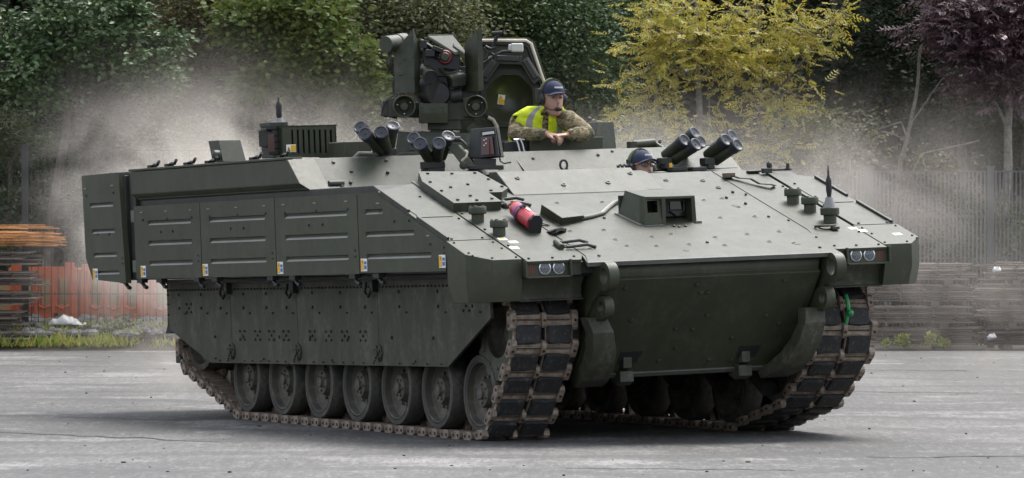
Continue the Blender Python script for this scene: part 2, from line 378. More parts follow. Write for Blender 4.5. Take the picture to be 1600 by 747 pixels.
# ---- appliqué block, deflector wedge, cable cover, sight housing and fittings on the glacis
blk = [(0.939,-1.341,1.678), (1.437,-1.325,1.521), (1.431,-0.989,1.523), (1.243,-0.979,1.583), (1.185,-0.838,1.601), (0.861,-0.816,1.703)]
blk = [(.94, -1.335), (1.44, -1.335), (1.44, -.985), (1.235, -.985), (1.235, -.885), (1.15, -.80), (.76, -.84), (.72, -1.26)]
o = part('armour_block', gplate(blk, .062, .06), m_grip, .004)
h = MB()
for x, y in ((.97, -1.29), (1.38, -1.28), (1.38, -1.03), (1.2, -.95), (1.12, -.83), (.80, -.88), (.78, -1.22), (1.17, -1.3), (1.3, -1.15), (1.05, -1.05), (.95, -.85), (1.4, -1.15), (.80, -1.05), (1.1, -1.2)):
    h.lathe(gp(x, y, .060), GNV, [(.011, 0), (.011, .012), (.001, .013)], 6)
sub('bolt', h, m_black, o)
h = MB(); h.prism([(.74, -.74, 1.74), (.74, -.74, 1.785), (.86, -.74, 1.785), (1.13, -.74, 1.622), (1.13, -.74, 1.60)], (0, 1.02, 0))
h.prism([(.80, .27, 1.72), (.80, .27, 1.765), (.9, .27, 1.75), (1.12, .27, 1.628), (1.12, .27, 1.6)], (0, .12, 0)); o = part('splash_deflector', h, m_grip, .005)
h = MB(); nw = V((.163, 0, .27)).normalized()
for y, t in ((-.62, .3), (-.32, .65), (.02, .62), (.24, .25)):
    c = V((.86 + .27 * t, y, 1.785 - .163 * t)); h.lathe(c, nw, [(.018, 0), (.018, .007), (.010, .007), (.010, .002), (.001, .002)], 12)
sub('bolt', h, m_dark, o)
# cable cover wedge
a, b, c, d = V((1.537,-0.750,1.479)), V((1.798,-0.723,1.397)), V((1.710,-0.495,1.425)), V((1.489,-0.532,1.494))
h = MB(); h.hull8([d, c, b, a], [V((1.580,-0.593,1.529)), V((1.764,-0.529,1.465)), V((1.858,-0.740,1.454)), V((1.600,-0.765,1.551))]); part('cable_cover', h, m_paint, .006)
# conduit from the cover to the sight housing
for k, (dy, r, m) in enumerate(((0, .013, m_bare), (.028, .009, m_hose))):
    h = MB(); pts = [V(q) - V((dy, 0, 0)) for q in ((1.739,-0.541,1.447), (1.700,-0.441,1.457), (1.634,-0.323,1.476), (1.515,-0.219,1.514), (1.422,-0.124,1.547), (1.405,-0.067,1.563), (1.412,-0.008,1.561))]
    part('cable_conduit', h.tube(pts, r, 8), m)
# driver's sight housing
hx0, hx1, hy0, hy1 = 1.52, 1.86, -.19, .30
A0 = [gp(1.50, -.215), gp(1.84, -.195), gp(1.885, -.09), gp(1.90, .06), gp(1.90, .30), gp(1.50, .31)]
T0 = [V(q) for q in ((1.630,-0.160,1.616), (1.820,-0.139,1.575), (1.860,-0.126,1.567), (1.885,-0.013,1.565), (1.870,0.246,1.564), (1.630,0.246,1.614))]
A0 = [V(q) for q in ((1.633,-0.213,1.460), (1.841,-0.158,1.394), (1.872,-0.136,1.384), (1.872,-0.007,1.384), (1.846,0.266,1.393), (1.652,0.349,1.454))]
h = MB(); n = 6
# walls, leaving the front bay between corner 3 and 4 open; the roof has thickness
th = .012
for i in (0, 1, 5): 
    j = (i + 1) % n; h.prism([A0[i], A0[j], T0[j], T0[i]], ((A0[j] - A0[i]).cross(T0[i] - A0[i])).normalized() * -th)
# front-left cheek with its window cut through
e = (A0[3] - A0[2]); ez = (T0[2] - A0[2]); L = e.length; ux = e.normalized(); uy = (ez - ux * ez.dot(ux)); Hh = uy.length; uy = uy.normalized()
h.plate(A0[2], ux, uy, [(0, 0), (L, .0), (L, Hh), (.0, Hh)], th, [[(L * .20, Hh * .45), (L * .80, Hh * .45), (L * .80, Hh * .88), (L * .20, Hh * .88)]])
h.prism([A0[3] + V((0, 0, 0)), A0[3] + V((0, .03, 0)), T0[3] + V((0, .03, 0)), T0[3]], (-.10, 0, 0))
h.prism([A0[4] + V((0, -.035, 0)), A0[4], T0[4], T0[4] + V((0, -.03, 0))], (-.3, 0, 0))
h.hull8([q - V((0, 0, .012)) for q in T0], [q + V((0, 0, .008)) for q in T0])
o = part('sight_housing', h, m_paint, .005)
for q in (0, 1, 2):
    h = MB()
    if q == 0: h.ribbon([(1.624,-0.223,1.469), (1.757,-0.200,1.427), (1.889,-0.177,1.385)], (0, .03, 0), .012)
    elif q == 1: h.ribbon([(1.912,-0.156,1.378), (1.913,-0.023,1.378)], (.03, 0, 0), .012)
    else: h.box(V((1.873,0.257,1.392)), (.035, .05, .015))
    sub('mounting_flange', h, m_bare, o, .002)
if 0: h.ribbon([gp(1.48, -.225, .006), gp(1.70, -.215, .006), gp(1.85, -.205, .006)], (0, .02, 0), .012)

h = MB().use(m_gunmetal); h.box((1.72, .15, 1.50), (.10, .20, .13)); h.box((1.74, .06, 1.52), (.08, .05, .11)); h.use(m_dark); h.box((1.775, .15, 1.545), (.02, .22, .02))
h.prism([(1.78, .09, 1.475), (1.78, .20, 1.475), (1.78, .15, 1.435)], (.012, 0, 0)); h.box((1.78, .085, 1.51), (.012, .012, .08)); h.box((1.78, .205, 1.51), (.012, .012, .08))
h.use(m_lens); h.box((1.778, .145, 1.515), (.01, .09, .07)); h.use(m_black); h.box((1.62, .05, 1.52), (.02, .5, .14))
sub('driving_camera', h, None, o, .003)
h = MB(); h.lathe((1.795, -.02, 1.53), (1, 0, 0), [(.0005, .0), (.022, 0), (.026, .03), (.02, .045), (.0005, .046)], 16); sub('camera_lens', h, m_lens, o)
# filler caps
def cap(x, y, r=.058, **kw):
    h = MB(); h.lathe(gp(x, y, -.02), (0, 0, 1), [(r * .72, 0), (r * .72, .07), (r, .072), (r * 1.02, .078), (r * 1.02, .112), (r * .97, .120), (.001, .121)], 22)
    for k in range(5):
        a = k * 2 * PI / 5 + .4; h.box(gp(x, y, -.02) + V((r * .8 * cos(a), r * .8 * sin(a), .122)), (.014, .014, .012))
    return part('filler_cap', h, m_paint, .003, **kw)
cap(1.672, -1.262); cap(1.97, -1.25); cap(1.523, 1.178); cap(1.72, 1.20)
# antenna base on a cap
h = MB(); c = gp(1.968, 1.215, -.02)
h.lathe(c, (0, 0, 1), [(.044, 0), (.044, .07), (.064, .072), (.065, .115), (.06, .122), (.001, .123)], 22); an = part('antenna_mount', h, m_paint, .003)
h = MB().use(m_agrey); h.lathe(c + V((0, 0, .122)), (0, 0, 1), [(.044, 0), (.024, .07), (.001, .071)], 20)
h.use(m_black); h.lathe(c + V((0, 0, .19)), (0, 0, 1), [(.014, 0), (.016, .02), (.021, .05), (.019, .09), (.021, .11), (.012, .135), (.007, .15), (.007, .17), (.003, .215), (.0005, .22)], 14); sub('antenna', h, None, an)
# hinge loops, tie-down bars
for pts in ([(1.279,-0.897,1.592), (1.299,-0.806,1.601), (1.295,-0.748,1.587)], [(1.389,-0.959,1.557), (1.414,-0.820,1.565), (1.395,-0.745,1.550)],
            [(2.230,-0.936,1.293), (2.226,-0.799,1.304), (2.226,-0.739,1.286)], [(2.327,-0.938,1.262), (2.324,-0.792,1.274), (2.324,-0.728,1.255)]):
    part('tie_down_bar', MB().tube(pts, .011, 8), m_dark)
for q in ([(2.213,-0.964,1.298), (2.323,-0.973,1.263)], [(1.335,-0.924,1.574), (1.421,-0.932,1.547)]): part('hinge_pin', MB().tube(q, .021, 10), m_paint, .003)
h = MB(); h.tube([gp(2.09, 1.10, .02) + V((.045 * cos(a), .07 * sin(a), .0)) for a in [i * PI / 8 for i in range(17)]], .008, 8); h.lathe(gp(2.09, 1.10, 0), GNV, [(.045, 0), (.045, .014), (.001, .015)], 18); h.box(gp(2.14, 1.15, .018), (.04, .05, .02)); part('flap_cover', h, m_paint, .002)
# drain holes, flush bolts and dark bolts scattered on the plates
h = MB()
for q in ((1.536,0.718,1.496), (2.403,0.720,1.223), (2.442,-0.130,1.211)):
    h.lathe(q, GNV, [(.022, -.003), (.022, .001), (.001, .0012)], 16)
for q in ((1.237,0.864,1.589), (1.360,0.749,1.551), (1.501,0.820,1.506), (1.811,0.828,1.409), (2.499,0.835,1.192), (1.707,-0.355,1.442), (2.486,-0.787,1.196), (2.300,0.102,1.255), (1.939,0.045,1.369), (1.957,0.074,1.363), (1.948,0.126,1.366)):
    h.lathe(q, GNV, [(.011, -.004), (.011, .008), (.006, .011), (.001, .011)], 8)
for s in (-1, 1):
    for x, y in ((2.48, 1.29), (2.48, 1.12), (2.47, .96), (2.2, 1.30), (1.85, 1.30), (2.28, .93), (1.5, 1.30), (1.15, 1.30), (1.9, .93), (1.3, .93), (2.02, 1.62), (2.02, 1.4), (1.1, 1.42), (1.6, 1.37)):
        h.lathe(gp(x, s * y, .003), GNV, [(.009, 0), (.009, .010), (.001, .011)], 8)
part('glacis_bolt', h, m_black)
h = MB(); r2 = random.Random(3)
for i in range(9):
    for j in range(7):
        x = .95 + i * .2 + r2.uniform(-.05, .05); y = -.75 + j * .25 + r2.uniform(-.07, .07)
        if x > 2.5 or (1.4 < x < 1.98 and -.3 < y < .38) or r2.random() < .25 or (x < 1.2 and y < .4): continue
        h.lathe(gp(x, y, .004), GNV, [(.019, -.002), (.017, .004), (.012, .005), (.011, .001), (.001, .001)], 12)
part('flush_bolt', h, m_bare)
# deck stickers
for q in ((2.06, -1.275), (2.13, -1.23), (2.25, -1.28), (2.12, 1.30), (2.18, 1.34), (2.28, 1.55)):
    h = MB().use(m_white); h.prism([gp(q[0] - .022, q[1] - .03, .006), gp(q[0] + .022, q[1] - .03, .006), gp(q[0] + .022, q[1] + .03, .006), gp(q[0] - .022, q[1] + .03, .006)], -GNV * .004)
    if q[1] == -1.275: h.use(m_yellow).prism([gp(q[0] - .012, q[1] - .018, .0075), gp(q[0] + .012, q[1] - .018, .0075), gp(q[0] + .012, q[1] + .018, .0075), gp(q[0] - .012, q[1] + .018, .0075)], -GNV * .003)
    part('sticker', h, None, smooth=0)

# ---- side armour panels with pressed ribs, rear panel, sponson bin, lower skirt
def sticker(x, z, y, s, parent):
    h = MB().use(m_white); a = s
    h.box((x, y, z), (.10, .003, .085)); d = a * .0025
    h.use(m_yellow); h.box((x - .024, y + d, z), (.04, .003, .072)); h.use(m_blue); h.box((x + .026, y + d, z - .016), (.036, .003, .026)); h.box((x + .026, y + d, z + .014), (.036, .003, .020))
    h.use(m_black); h.prism([(x - .022, y + d * 1.6, z + .014), (x - .008, y + d * 1.6, z + .014), (x - .015, y + d * 1.6, z + .028)], (0, a * .001, 0))
    sub('warning_sticker', h, None, parent, smooth=0)
def rect(x0, x1, z, hh): return [(x0, z - hh), (x1, z - hh), (x1, z + hh), (x0, z + hh)]
def panel(s, outer, ribs, hooks, stick=None, y=1.66, name='side_panel'):
    # s = -1: the side towards the camera
    if s < 0: h = MB().plate((0, -y, 0), (1, 0, 0), (0, 0, 1), outer, .045, ribs, .02, True)
    else: h = MB().plate((0, y, 0), (-1, 0, 0), (0, 0, 1), [(-a, b) for a, b in outer], .045, [[(-a, b) for a, b in r] for r in ribs], .02, True)
    o = part(name, h, m_paint, .003)
    h = MB()
    for x, z in hooks:
        h.box((x, s * (y + .003), z), (.05, .006, .008)); 
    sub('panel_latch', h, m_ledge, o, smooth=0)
    for r_ in ribs:
        x0, x1, z0 = r_[0][0] + .014, r_[1][0] - .014, r_[0][1]
        h = MB(); h.prism([(x0, s * (y + .002), z0 - .001), (x0, s * (y - .015), z0 + .0125), (x0, s * (y - .021), z0 + .009), (x0, s * (y - .012), z0 - .003)], (x1 - x0, 0, 0)); sub('rib', h, m_ledge, o, smooth=0)  # pale strip painting in the light along the lower ledge of each rib
    h = MB()
    for x, z in hooks:
        h.box((x + .01, s * (y + .004), z - .055), (.03, .008, .012))
    xs = [p[0] for p in outer]; cx = (min(xs) + max(xs)) / 2
    for dx in (-.12, .12): h.lathe((cx + dx, s * y, 1.475), (0, s, 0), [(.009, 0), (.009, .008), (.001, .009)], 8)
    for z in (1.25, 1.29): h.lathe((max(xs) - .06, s * y, z), (0, s, 0), [(.007, 0), (.007, .006), (.001, .007)], 8)
    sub('panel_bolt', h, m_dark, o)
    if stick: sticker(stick[0], stick[1], s * (y + .002), s, o)
    return o
RZ = (1.545, 1.395, 1.245)
for s in (-1, 1):
    xs = [-3.60, -2.264, -.855, .60]
    for a, b in zip(xs[:-1], xs[1:]):
        a2, b2 = a + .006, b - .006
        x0, x1 = (a + .28, b - .18) if a < -3 else (a + .17, b - .18)
        panel(s, [(a2, 1.13), (b2, 1.13), (b2, 1.674), (a2, 1.674)], [rect(x0, x1, z, .017) for z in RZ],
              [(a + .17, 1.625), ((a + b) / 2, 1.625), (b - .18, 1.625)], (a + .07 if a > -3 else a + .16, 1.185))
    panel(s, [(.606, 1.135), (2.0, 1.135), (2.045, 1.325), (.955, 1.672), (.606, 1.674)],
          [rect(.72, 1.02, RZ[0], .017), rect(.72, 1.52, RZ[1], .017), rect(.72, 1.78, RZ[2], .017)], [(.95, 1.60), (1.75, 1.37)], (1.955, 1.20))
    h = MB()                                                         # second sticker at the start of panel four
    sticker(.68, 1.19, s * 1.662, s, veh.children[-1])
    panel(s, [(-4.55, 1.30), (-4.42, 1.135), (-3.71, 1.10), (-3.785, 1.935), (-4.575, 1.93)],
          [rect(-4.42, -3.92, 1.70, .016), rect(-4.40, -3.90, 1.50, .016), rect(-4.38, -3.88, 1.32, .016), rect(-4.36, -3.84, 1.185, .014)][:4], [(-4.50, 1.83), (-3.92, 1.84)], (-4.35, 1.175), 1.70, 'rear_side_panel')
    h = MB(); h.box((-4.15, s * 1.60, 1.52), (.78, .12, .78)); h.box((-3.68, s * 1.60, 1.53), (.12, .07, .8)); part('rear_stowage_box', h, m_dark, .006)
    for z in (1.60, 1.225): h = MB(); h.box((-3.625, s * 1.652, z), (.07, .02, .09)); part('panel_hinge', h, m_bare, .003)
    # sponson bin
    xf = lambda z: -.6 + (1.94 - z) * 1.19
    sec = [(1.66, 1.935), (1.66, 1.765), (1.60, 1.712), (1.45, 1.712), (1.45, 1.935)]
    a = [V((-3.64, s * y, z)) for y, z in sec]; b = [V((xf(z) + .003, s * y, z)) for y, z in sec]
    if s < 0: a, b = a[::-1], b[::-1]
    part('sponson_bin', MB().hull8(a, b), m_paint, .006)
    h = MB(); h.box((-2.14, s * 1.60, 1.945), (3.02, .14, .016)); part('bin_lid', h, m_paint, .003)
    for i, x in enumerate((-3.35, -3.0, -2.62, -2.2, -1.35, -.85)):
        h = MB(); c = V((x, s * 1.58, 1.965)); h.tube([c + V((-.06, 0, -.005)), c + V((.02, 0, .012)), c + V((.07, 0, .008)), c + V((.11, 0, .034))], .012, 7); h.box(c + V((-.04, 0, -.005)), (.07, .05, .03)); part('bin_latch', h, m_gunmetal)
    # hanging latches below the panels
    for x in (-3.9, -3.55, -3.15, -2.4, -2.05, -1.0, -.6, .45, .85):
        h = MB(); c = V((x, s * 1.63, 1.10)); h.tube([c + V((-.07, 0, .02)), c + V((0, 0, .0)), c + V((.05, 0, -.03)), c + V((.09, 0, -.035))], .015, 7); h.box(c + V((0, 0, .015)), (.10, .05, .03)); part('panel_catch', h, m_black)
    # skirt: four plates
    ys = s * 1.40
    spl = [[(-3.645, 1.09), (-3.655, .752), (-2.815, .497), (-2.385, .497), (-2.385, 1.09)], [(-2.379, 1.09), (-2.379, .497), (-1.14, .497), (-1.14, 1.09)],
           [(-1.134, 1.09), (-1.134, .497), (.28, .497), (.28, 1.09)], [(.286, 1.09), (.286, .497), (1.405, .497), (2.105, .82), (2.105, .93), (2.06, 1.09)]]
    for i, pl in enumerate(spl):
        if s < 0: h = MB().plate((0, ys, 0), (1, 0, 0), (0, 0, 1), pl, .02)
        else: h = MB().plate((0, ys, 0), (-1, 0, 0), (0, 0, 1), [(-a, b) for a, b in pl], .02)
        o = part('skirt_plate', h, m_dusty, .003)
        x0, x1 = min(p[0] for p in pl), max(p[0] for p in pl); h = MB()
        bl = lambda x, z, r=.009: h.lathe((x, ys, z), (0, s, 0), [(r * .8, 0), (r * .8, .010), (r * .4, .013), (.001, .013)], 8)
        k = x0 + .04
        while k < min(x1, 2.0): bl(k, 1.035); k += .062
        for f in (.2, .55, .85):
            x = x0 + (min(x1, 2.1) - x0) * f
            bl(x, 1.0, .014); bl(x, .90, .014); bl(x + .12, .86, .009)
        for x in ((x0 + .22, x0 + .9) if i else (x0 + .95,)): bl(x, .69, .014); bl(x - .3 * (i > 0), .53, .008)
        groups = {0: [(-3.2, .90)], 1: [(-2.17, .70), (-1.88, .70), (-1.62, .70), (-1.35, .70)], 2: [(-.87, .70), (-.58, .70), (-.30, .70), (.02, .70)], 3: [(1.73, .90)]}[i]
        for gx, gz in groups:
            for dx, dz in ((-.045, .03), (.045, .03), (-.045, -.03), (.045, -.03), (0, 0)): bl(gx + dx, gz + dz, .011)
        for t in range(8):
            x = x0 + (x1 - x0) * (t + .5) / 8
            if .0 < t and x < 1.35 and x > -2.75: bl(x, .515, .006)
        if i == 0:
            for z in (1.0, .93, .85): bl(-3.62, z, .01)
        sub('skirt_bolt', h, m_dark, o)
    for x in (-2.382, -1.137, .283):
        h = MB(); h.lathe((x, ys, .585), (0, s, 0), [(.062, 0), (.062, .01), (.054, .016), (.024, .016), (.022, .03), (.001, .03)], 8)
        for k in range(5): a = k * 2 * PI / 5 + .3; h.lathe((x + .043 * cos(a), ys + s * .014, .585 + .043 * sin(a)), (0, s, 0), [(.010, 0), (.010, .012), (.001, .012)], 8)
        h.box((x - .055, ys + s * .02, .585), (.05, .012, .02)); part('skirt_boss', h, m_dusty)
    h = MB(); h.box((-.8, s * 1.40, 1.10), (5.6, .10, .03)); part('skirt_hanger_rail', h, m_black, .004)
    for x in (-2.43, -1.18, .22):
        h = MB(); h.tube([(x - .05, s * 1.43, 1.07), (x - .06, s * 1.44, 1.0), (x, s * 1.44, .97), (x + .06, s * 1.44, 1.02)], .012, 6); h.box((x + .06, s * 1.425, 1.05), (.05, .04, .10)); part('skirt_catch', h, m_black, .003)
h = MB(); h.prism([(-3.71, -1.40, .71), (-3.58, -1.40, .71), (-3.63, -1.40, .82)], (0, .2, 0)); h.box((-3.62, -1.28, .56), (.1, .12, .15)); part('rear_mud_scraper', h, m_black, .005)

# ---- running gear (upright on the ground, in the vehicle frame)
def wheel_meshes():
    d = MB(); d.lathe((0, 0, 0), (0, -1, 0), [(.222, -.07), (.222, .062), (.214, .068), (.205, .062), (.196, .02), (.165, -.005), (.125, -.012), (.10, .0), (.088, .03), (.085, .045), (.001, .046)], 40)
    t = MB(); t.lathe((0, 0, 0), (0, -1, 0), [(.222, -.07), (.252, -.07), (.26, -.055), (.26, .05), (.252, .066), (.222, .066)], 40)
    b = MB()
    for k in range(10): a = k * PI / 5; b.lathe((.115 * cos(a), .02, .115 * sin(a)), (0, -1, 0), [(.012, 0), (.012, .03), (.001, .031)], 6)
    for k in range(6): a = k * PI / 3; b.lathe((.06 * cos(a), -.04, .06 * sin(a)), (0, -1, 0), [(.009, 0), (.009, .016), (.001, .017)], 6)
    b.lathe((0, -.04, 0), (0, -1, 0), [(.04, 0), (.036, .025), (.001, .028)], 16)
    return d, t, b
d, t, b = wheel_meshes()
w0 = d.build('road_wheel', m_wheel, veh); t.build('tyre', m_tyre, w0); b.build('hub', m_wheel, w0)
first = True
WX = [-2.337 + i * .6737 for i in range(7)]
for s in (-1, 1):
    for x in WX:
        w = w0 if first else copy_tree(w0); first = False
        zc = .475 if s > 0 and x == WX[6] else .307
        w.location = (x, s * 1.23, zc); w.rotation_euler = (0, rnd.uniform(0, 1), 0 if s < 0 else PI)
        w2 = copy_tree(w0); w2.location = (x, s * .97, zc); w2.rotation_euler = (0, rnd.uniform(0, 1), PI if s < 0 else 0)
    # swing arms
for s in (-1, 1):
    for x in WX:
        h = MB(); h.tube([(x, s * .86, .307), (x - .33, s * .84, .5)], .06, 10); h.build('suspension_arm', m_dark, veh)
SPK = (1.975, .715); IDL = (-3.30, .60); RS, RI, RW = .285, .27, .26
def gear(n, ro, ri):
    p = []
    for k in range(n):
        a = 2 * PI * k / n; w = 2 * PI / n
        for f, r in ((-.30, ri), (-.17, ro), (.17, ro), (.30, ri), (.5, ri - .012)): p.append((r * cos(a + f * w), r * sin(a + f * w)))
    return p
for s in (-1, 1):
    h = MB()
    for y in (1.29, .95):
        h.plate((SPK[0], s * y, SPK[1]), (1, 0, 0), (0, 0, 1), gear(12, .315, .275), .03, [circ(0, 0, .17, 24)])
    o = h.build('drive_sprocket', m_dusty, veh, bevel=.004)
    h = MB(); h.lathe((SPK[0], s * 1.12, SPK[1]), (0, s, 0), [(.24, -.2), (.24, .15), (.225, .16), (.18, .14), (.165, .06), (.08, .03), (.07, .09), (.001, .095)], 36)
    for k in range(12): a = k * PI / 6; h.lathe((SPK[0] + .235 * cos(a), s * 1.285, SPK[1] + .235 * sin(a)), (0, s, 0), [(.012, 0), (.012, .014), (.001, .015)], 6)
    h.build('sprocket_hub', m_wheel, o)
    h = MB(); h.lathe((IDL[0], s * 1.11, IDL[1]), (0, s, 0), [(.23, -.18), (.27, -.18), (.27, .16), (.23, .17), (.22, .10), (.10, .06), (.08, .12), (.001, .125)], 36); h.build('idler_wheel', m_wheel, veh)
    h = MB(); h.cyl((SPK[0], s * .82, SPK[1]), (SPK[0], s * .93, SPK[1]), .26, n=24); h.build('final_drive', m_dark, veh)
# track: steel links with two rubber pads each, along the tangents of the wheels
OFF = .022
def hull_path(front):
    pts = []
    for (cx, cz), r in [(SPK, RS), (IDL, RI), ((WX[0], .307), RW), ((WX[5], .307), RW), ((WX[6], front), RW)]:
        for i in range(180): a = 2 * PI * i / 180; pts.append((cx + (r + OFF) * cos(a), cz + (r + OFF) * sin(a)))
    pts = sorted(set(pts))
    def half(ps):
        o = []
        for p in ps:
            while len(o) > 1 and (o[-1][0] - o[-2][0]) * (p[1] - o[-2][1]) - (o[-1][1] - o[-2][1]) * (p[0] - o[-2][0]) <= 0: o.pop()
            o.append(p)
        return o
    a = half(pts); b = half(pts[::-1]); return a[:-1] + b[:-1]
def lay(front):
    global hp, seg, per, NL, PT
    hp = [V((x, 0, z)) for x, z in hull_path(front)]
    seg = [(hp[(i + 1) % len(hp)] - hp[i]).length for i in range(len(hp))]; per = sum(seg)
    NL = round(per / .183); PT = per / NL
def at(d):
    d %= per
    for i, l in enumerate(seg):
        if d <= l: return hp[i].lerp(hp[(i + 1) % len(hp)], d / l)
        d -= l
# link frame: x along travel, y across, z outward
h = MB()
for y in (-.113, .113):
    h.prism([(-.058, y - .098, -.012), (-.058, y + .098, -.012), (-.048, y + .094, .014), (-.048, y - .094, .014)], (.001, 0, 0))
    h.box((0, y, -.002), (.176, .19, .02)); h.box((.0, y, .004), (.128, .196, .024))
    h.box((0, y, -.018), (.09, .15, .014))
for x in (-.066, .066): h.cyl((x, -.222, 0), (x, .222, 0), .017, n=10)
link0 = h.build('track_link', m_track, veh, bevel=.003)
cns = []
for y in (-.222, .222):
    for x in (-.0915,):
        h = MB(); rr = [V((x + a, y - .022, b)) for a, b in ((-.066, -.012), (-.05, -.03), (.05, -.03), (.066, -.012), (.066, .016), (.045, .034), (-.045, .034), (-.066, .016))]
        h.prism(rr, (0, .044, 0)); cns.append(h.build('end_connector', m_track, link0, bevel=.005))
h = MB(); h.prism([V((-.0915 + a, -.016, b)) for a, b in ((-.05, -.02), (.05, -.02), (.05, .022), (.03, .034), (-.03, .034), (-.05, .022))], (0, .032, 0))
h.prism([V((-.0915 + a, -.022, b)) for a, b in ((-.045, -.02), (.045, -.02), (.018, -.095), (-.018, -.095))], (0, .044, 0))      # guide horn
cns.append(h.build('centre_guide', m_track, link0, bevel=.005))
h = MB()
for y in (-.246, .246):
    for dx in (-.036, .036): h.lathe((-.0915 + dx, y, 0), (0, 1 if y > 0 else -1, 0), [(.011, -.004), (.011, .0015), (.001, .0015)], 10)
for y in (-.222, .0, .222): h.lathe((-.0915, y, .033), (0, 0, 1), [(.010, 0), (.010, .004), (.001, .004)], 8)
h.build('pin_end', m_black, link0)
def pad(seed, y):
    r = random.Random(seed); h = MB(); rings = []
    for z, k in ((.012, 1.0), (.030, 1.0), (.040, .93)):
        rings.append([V((sx * .060 * k + r.uniform(-.007, .007), y + sy * .088 * k + r.uniform(-.007, .007), z + r.uniform(-.005, .004))) for sx, sy in ((-.9, -1), (.9, -1), (1, -.85), (1, 0), (1, .85), (.9, 1), (-.9, 1), (-1, .85), (-1, 0), (-1, -.85))])
    return h.loft(rings)
pads = [(pad(i, -.113).build('rubber_pad', m_pad, None, bevel=.004), pad(i + 50, .113).build('rubber_pad', m_pad, None, bevel=.004)) for i in range(7)]
for a, b in pads: a.parent = link0; b.parent = link0
proto_pads = pads
for a, b in pads[1:]:
    C.objects.unlink(a); C.objects.unlink(b)
first = True
for s in (-1, 1):
    lay(.307 if s < 0 else .475)         # the far front wheel rides up as the vehicle leans
    for i in range(NL):
        d = (i + (.35 if s > 0 else .1)) * PT
        p, q = at(d - PT / 2 + .02), at(d + PT / 2 - .02); c = (p + q) / 2; t = (q - p).normalized(); yv = V((0, 1, 0)); nz = t.cross(yv) 
        if nz.dot(c - V((-.6, 0, .4))) < 0: nz = -nz
        if nz.cross(t).dot(yv) < 0: t = -t
        mw = M((( t.x, 0, nz.x, c.x), (t.y, 1, nz.y, s * 1.11), (t.z, 0, nz.z, c.z), (0, 0, 0, 1)))
        if s > 0 and (c.z > .95 and c.x < 1.6): pass
        if first: o = link0; first = False
        else:
            o = link0.copy(); C.objects.link(o)
            for u in cns: e = u.copy(); C.objects.link(e); e.parent = o
            e = bpy.data.objects['pin_end'].copy(); C.objects.link(e); e.parent = o
            for u in pads[rnd.randrange(7)]: e = u.copy(); C.objects.link(e); e.parent = o
        o.matrix_local = mw
for a, b in pads[1:]:
    bpy.data.objects.remove(a); bpy.data.objects.remove(b)
# green tie on the far track
h = MB(); c = V((2.335, 1.11, .86)); h.tube([c + V((-.01, 0, .09)), c + V((.012, 0, .05)), c + V((.015, .006, .0)), c + V((.012, 0, -.05)), c + V((0, -.004, -.1))], .013, 6); h.sphere(c + V((.03, .01, -.03)), .026, 8, 6); h.build('cable_tie', m_green_tie, veh)

# ---- roof fittings
# armoured periscope blocks
def pblock(pts, d, name='periscope_block'):
    """front face polygon swept back by d"""
    return part(name, MB().prism(pts, d), m_grip, .005)
o = pblock([(-2.550,-1.380,2.129), (-2.550,-1.203,2.126), (-2.470,-1.197,1.966), (-2.470,-1.383,1.967)], (-.20, 0, .0))
h = MB(); c = V((-2.500,-1.420,2.016)); h.lathe(c, (0, -1, 0), [(.04, -.02), (.04, .02), (.02, .03), (.001, .03)], 12); sub('pivot_boss', h, m_dark, o)
pblock([(-0.950,0.933,2.148), (-0.950,1.062,2.145), (-0.880,1.044,1.921), (-0.880,0.848,1.926)], (-.22, 0, .0))
# slotted grille box with electronics box and antenna
p0, p1, p2, p3 = V((-1.600,-1.280,1.971)), V((-1.600,-0.846,1.959)), V((-1.600,-0.846,2.196)), V((-1.600,-1.270,2.200))
ux = (p1 - p0).normalized(); L = (p1 - p0).length; Hh = (p3 - p0).length; uy = V((0, 0, 1))
holes = [[(L * (.19 + k * .099), .035), (L * (.225 + k * .099), .025), (L * (.225 + k * .099), Hh - .03), (L * (.19 + k * .099), Hh - .03)] for k in range(8)]
h = MB().plate(p0, ux, uy, [(0, 0), (L, 0), (L, Hh), (0, Hh)], .012, holes)
h.box(p0 + ux * L / 2 + V((-.15, 0, Hh - .004)), (.30, L + .01, .012)); h.box(p0 + V((-.15, .006, Hh / 2)), (.3, .012, Hh)); h.box(p0 + ux * L + V((-.15, -.006, Hh / 2)), (.3, .012, Hh)); h.use if 0 else None
o = part('grille_box', h, m_paint, .003)
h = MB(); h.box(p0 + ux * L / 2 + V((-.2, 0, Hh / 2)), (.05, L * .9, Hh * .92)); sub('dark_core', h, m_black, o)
h = MB().use(m_white); c = p0 + ux * .075 + V((.004, 0, .065)); h.box(c, (.003, .075, .055)); h.use(m_yellow); h.box(c + V((.002, .017, 0)), (.003, .038, .045)); h.prism([c + V((.002, -.032, -.012)), c + V((.002, -.008, -.012)), c + V((.002, -.02, .015))], (.002, 0, 0)); h.use(m_black); h.prism([c + V((.0045, -.026, -.008)), c + V((.0045, -.014, -.008)), c + V((.0045, -.02, .007))], (.001, 0, 0)); sub('warning_sticker', h, None, o, smooth=0)
h = MB().use(m_dark); q = V((-1.750,-1.297,1.976))
h.box(q + V((0, .03, .11)), (.22, .12, .23)); h.box(q + V((.02, .02, .235)), (.2, .14, .03)); h.use(m_gunmetal)
for k in range(5): h.box(q + V((.11, -.02, .03 + k * .045)), (.02, .09, .03))
h.box(q + V((.0, -.045, .14)), (.16, .03, .12)); h.use(m_brownpanel); h.box(q + V((.115, -.045, .1)), (.012, .05, .13)); h.use(m_dark); h.box(q + V((.05, -.05, .2)), (.1, .05, .02))
part('radio_box', h, None, .004)
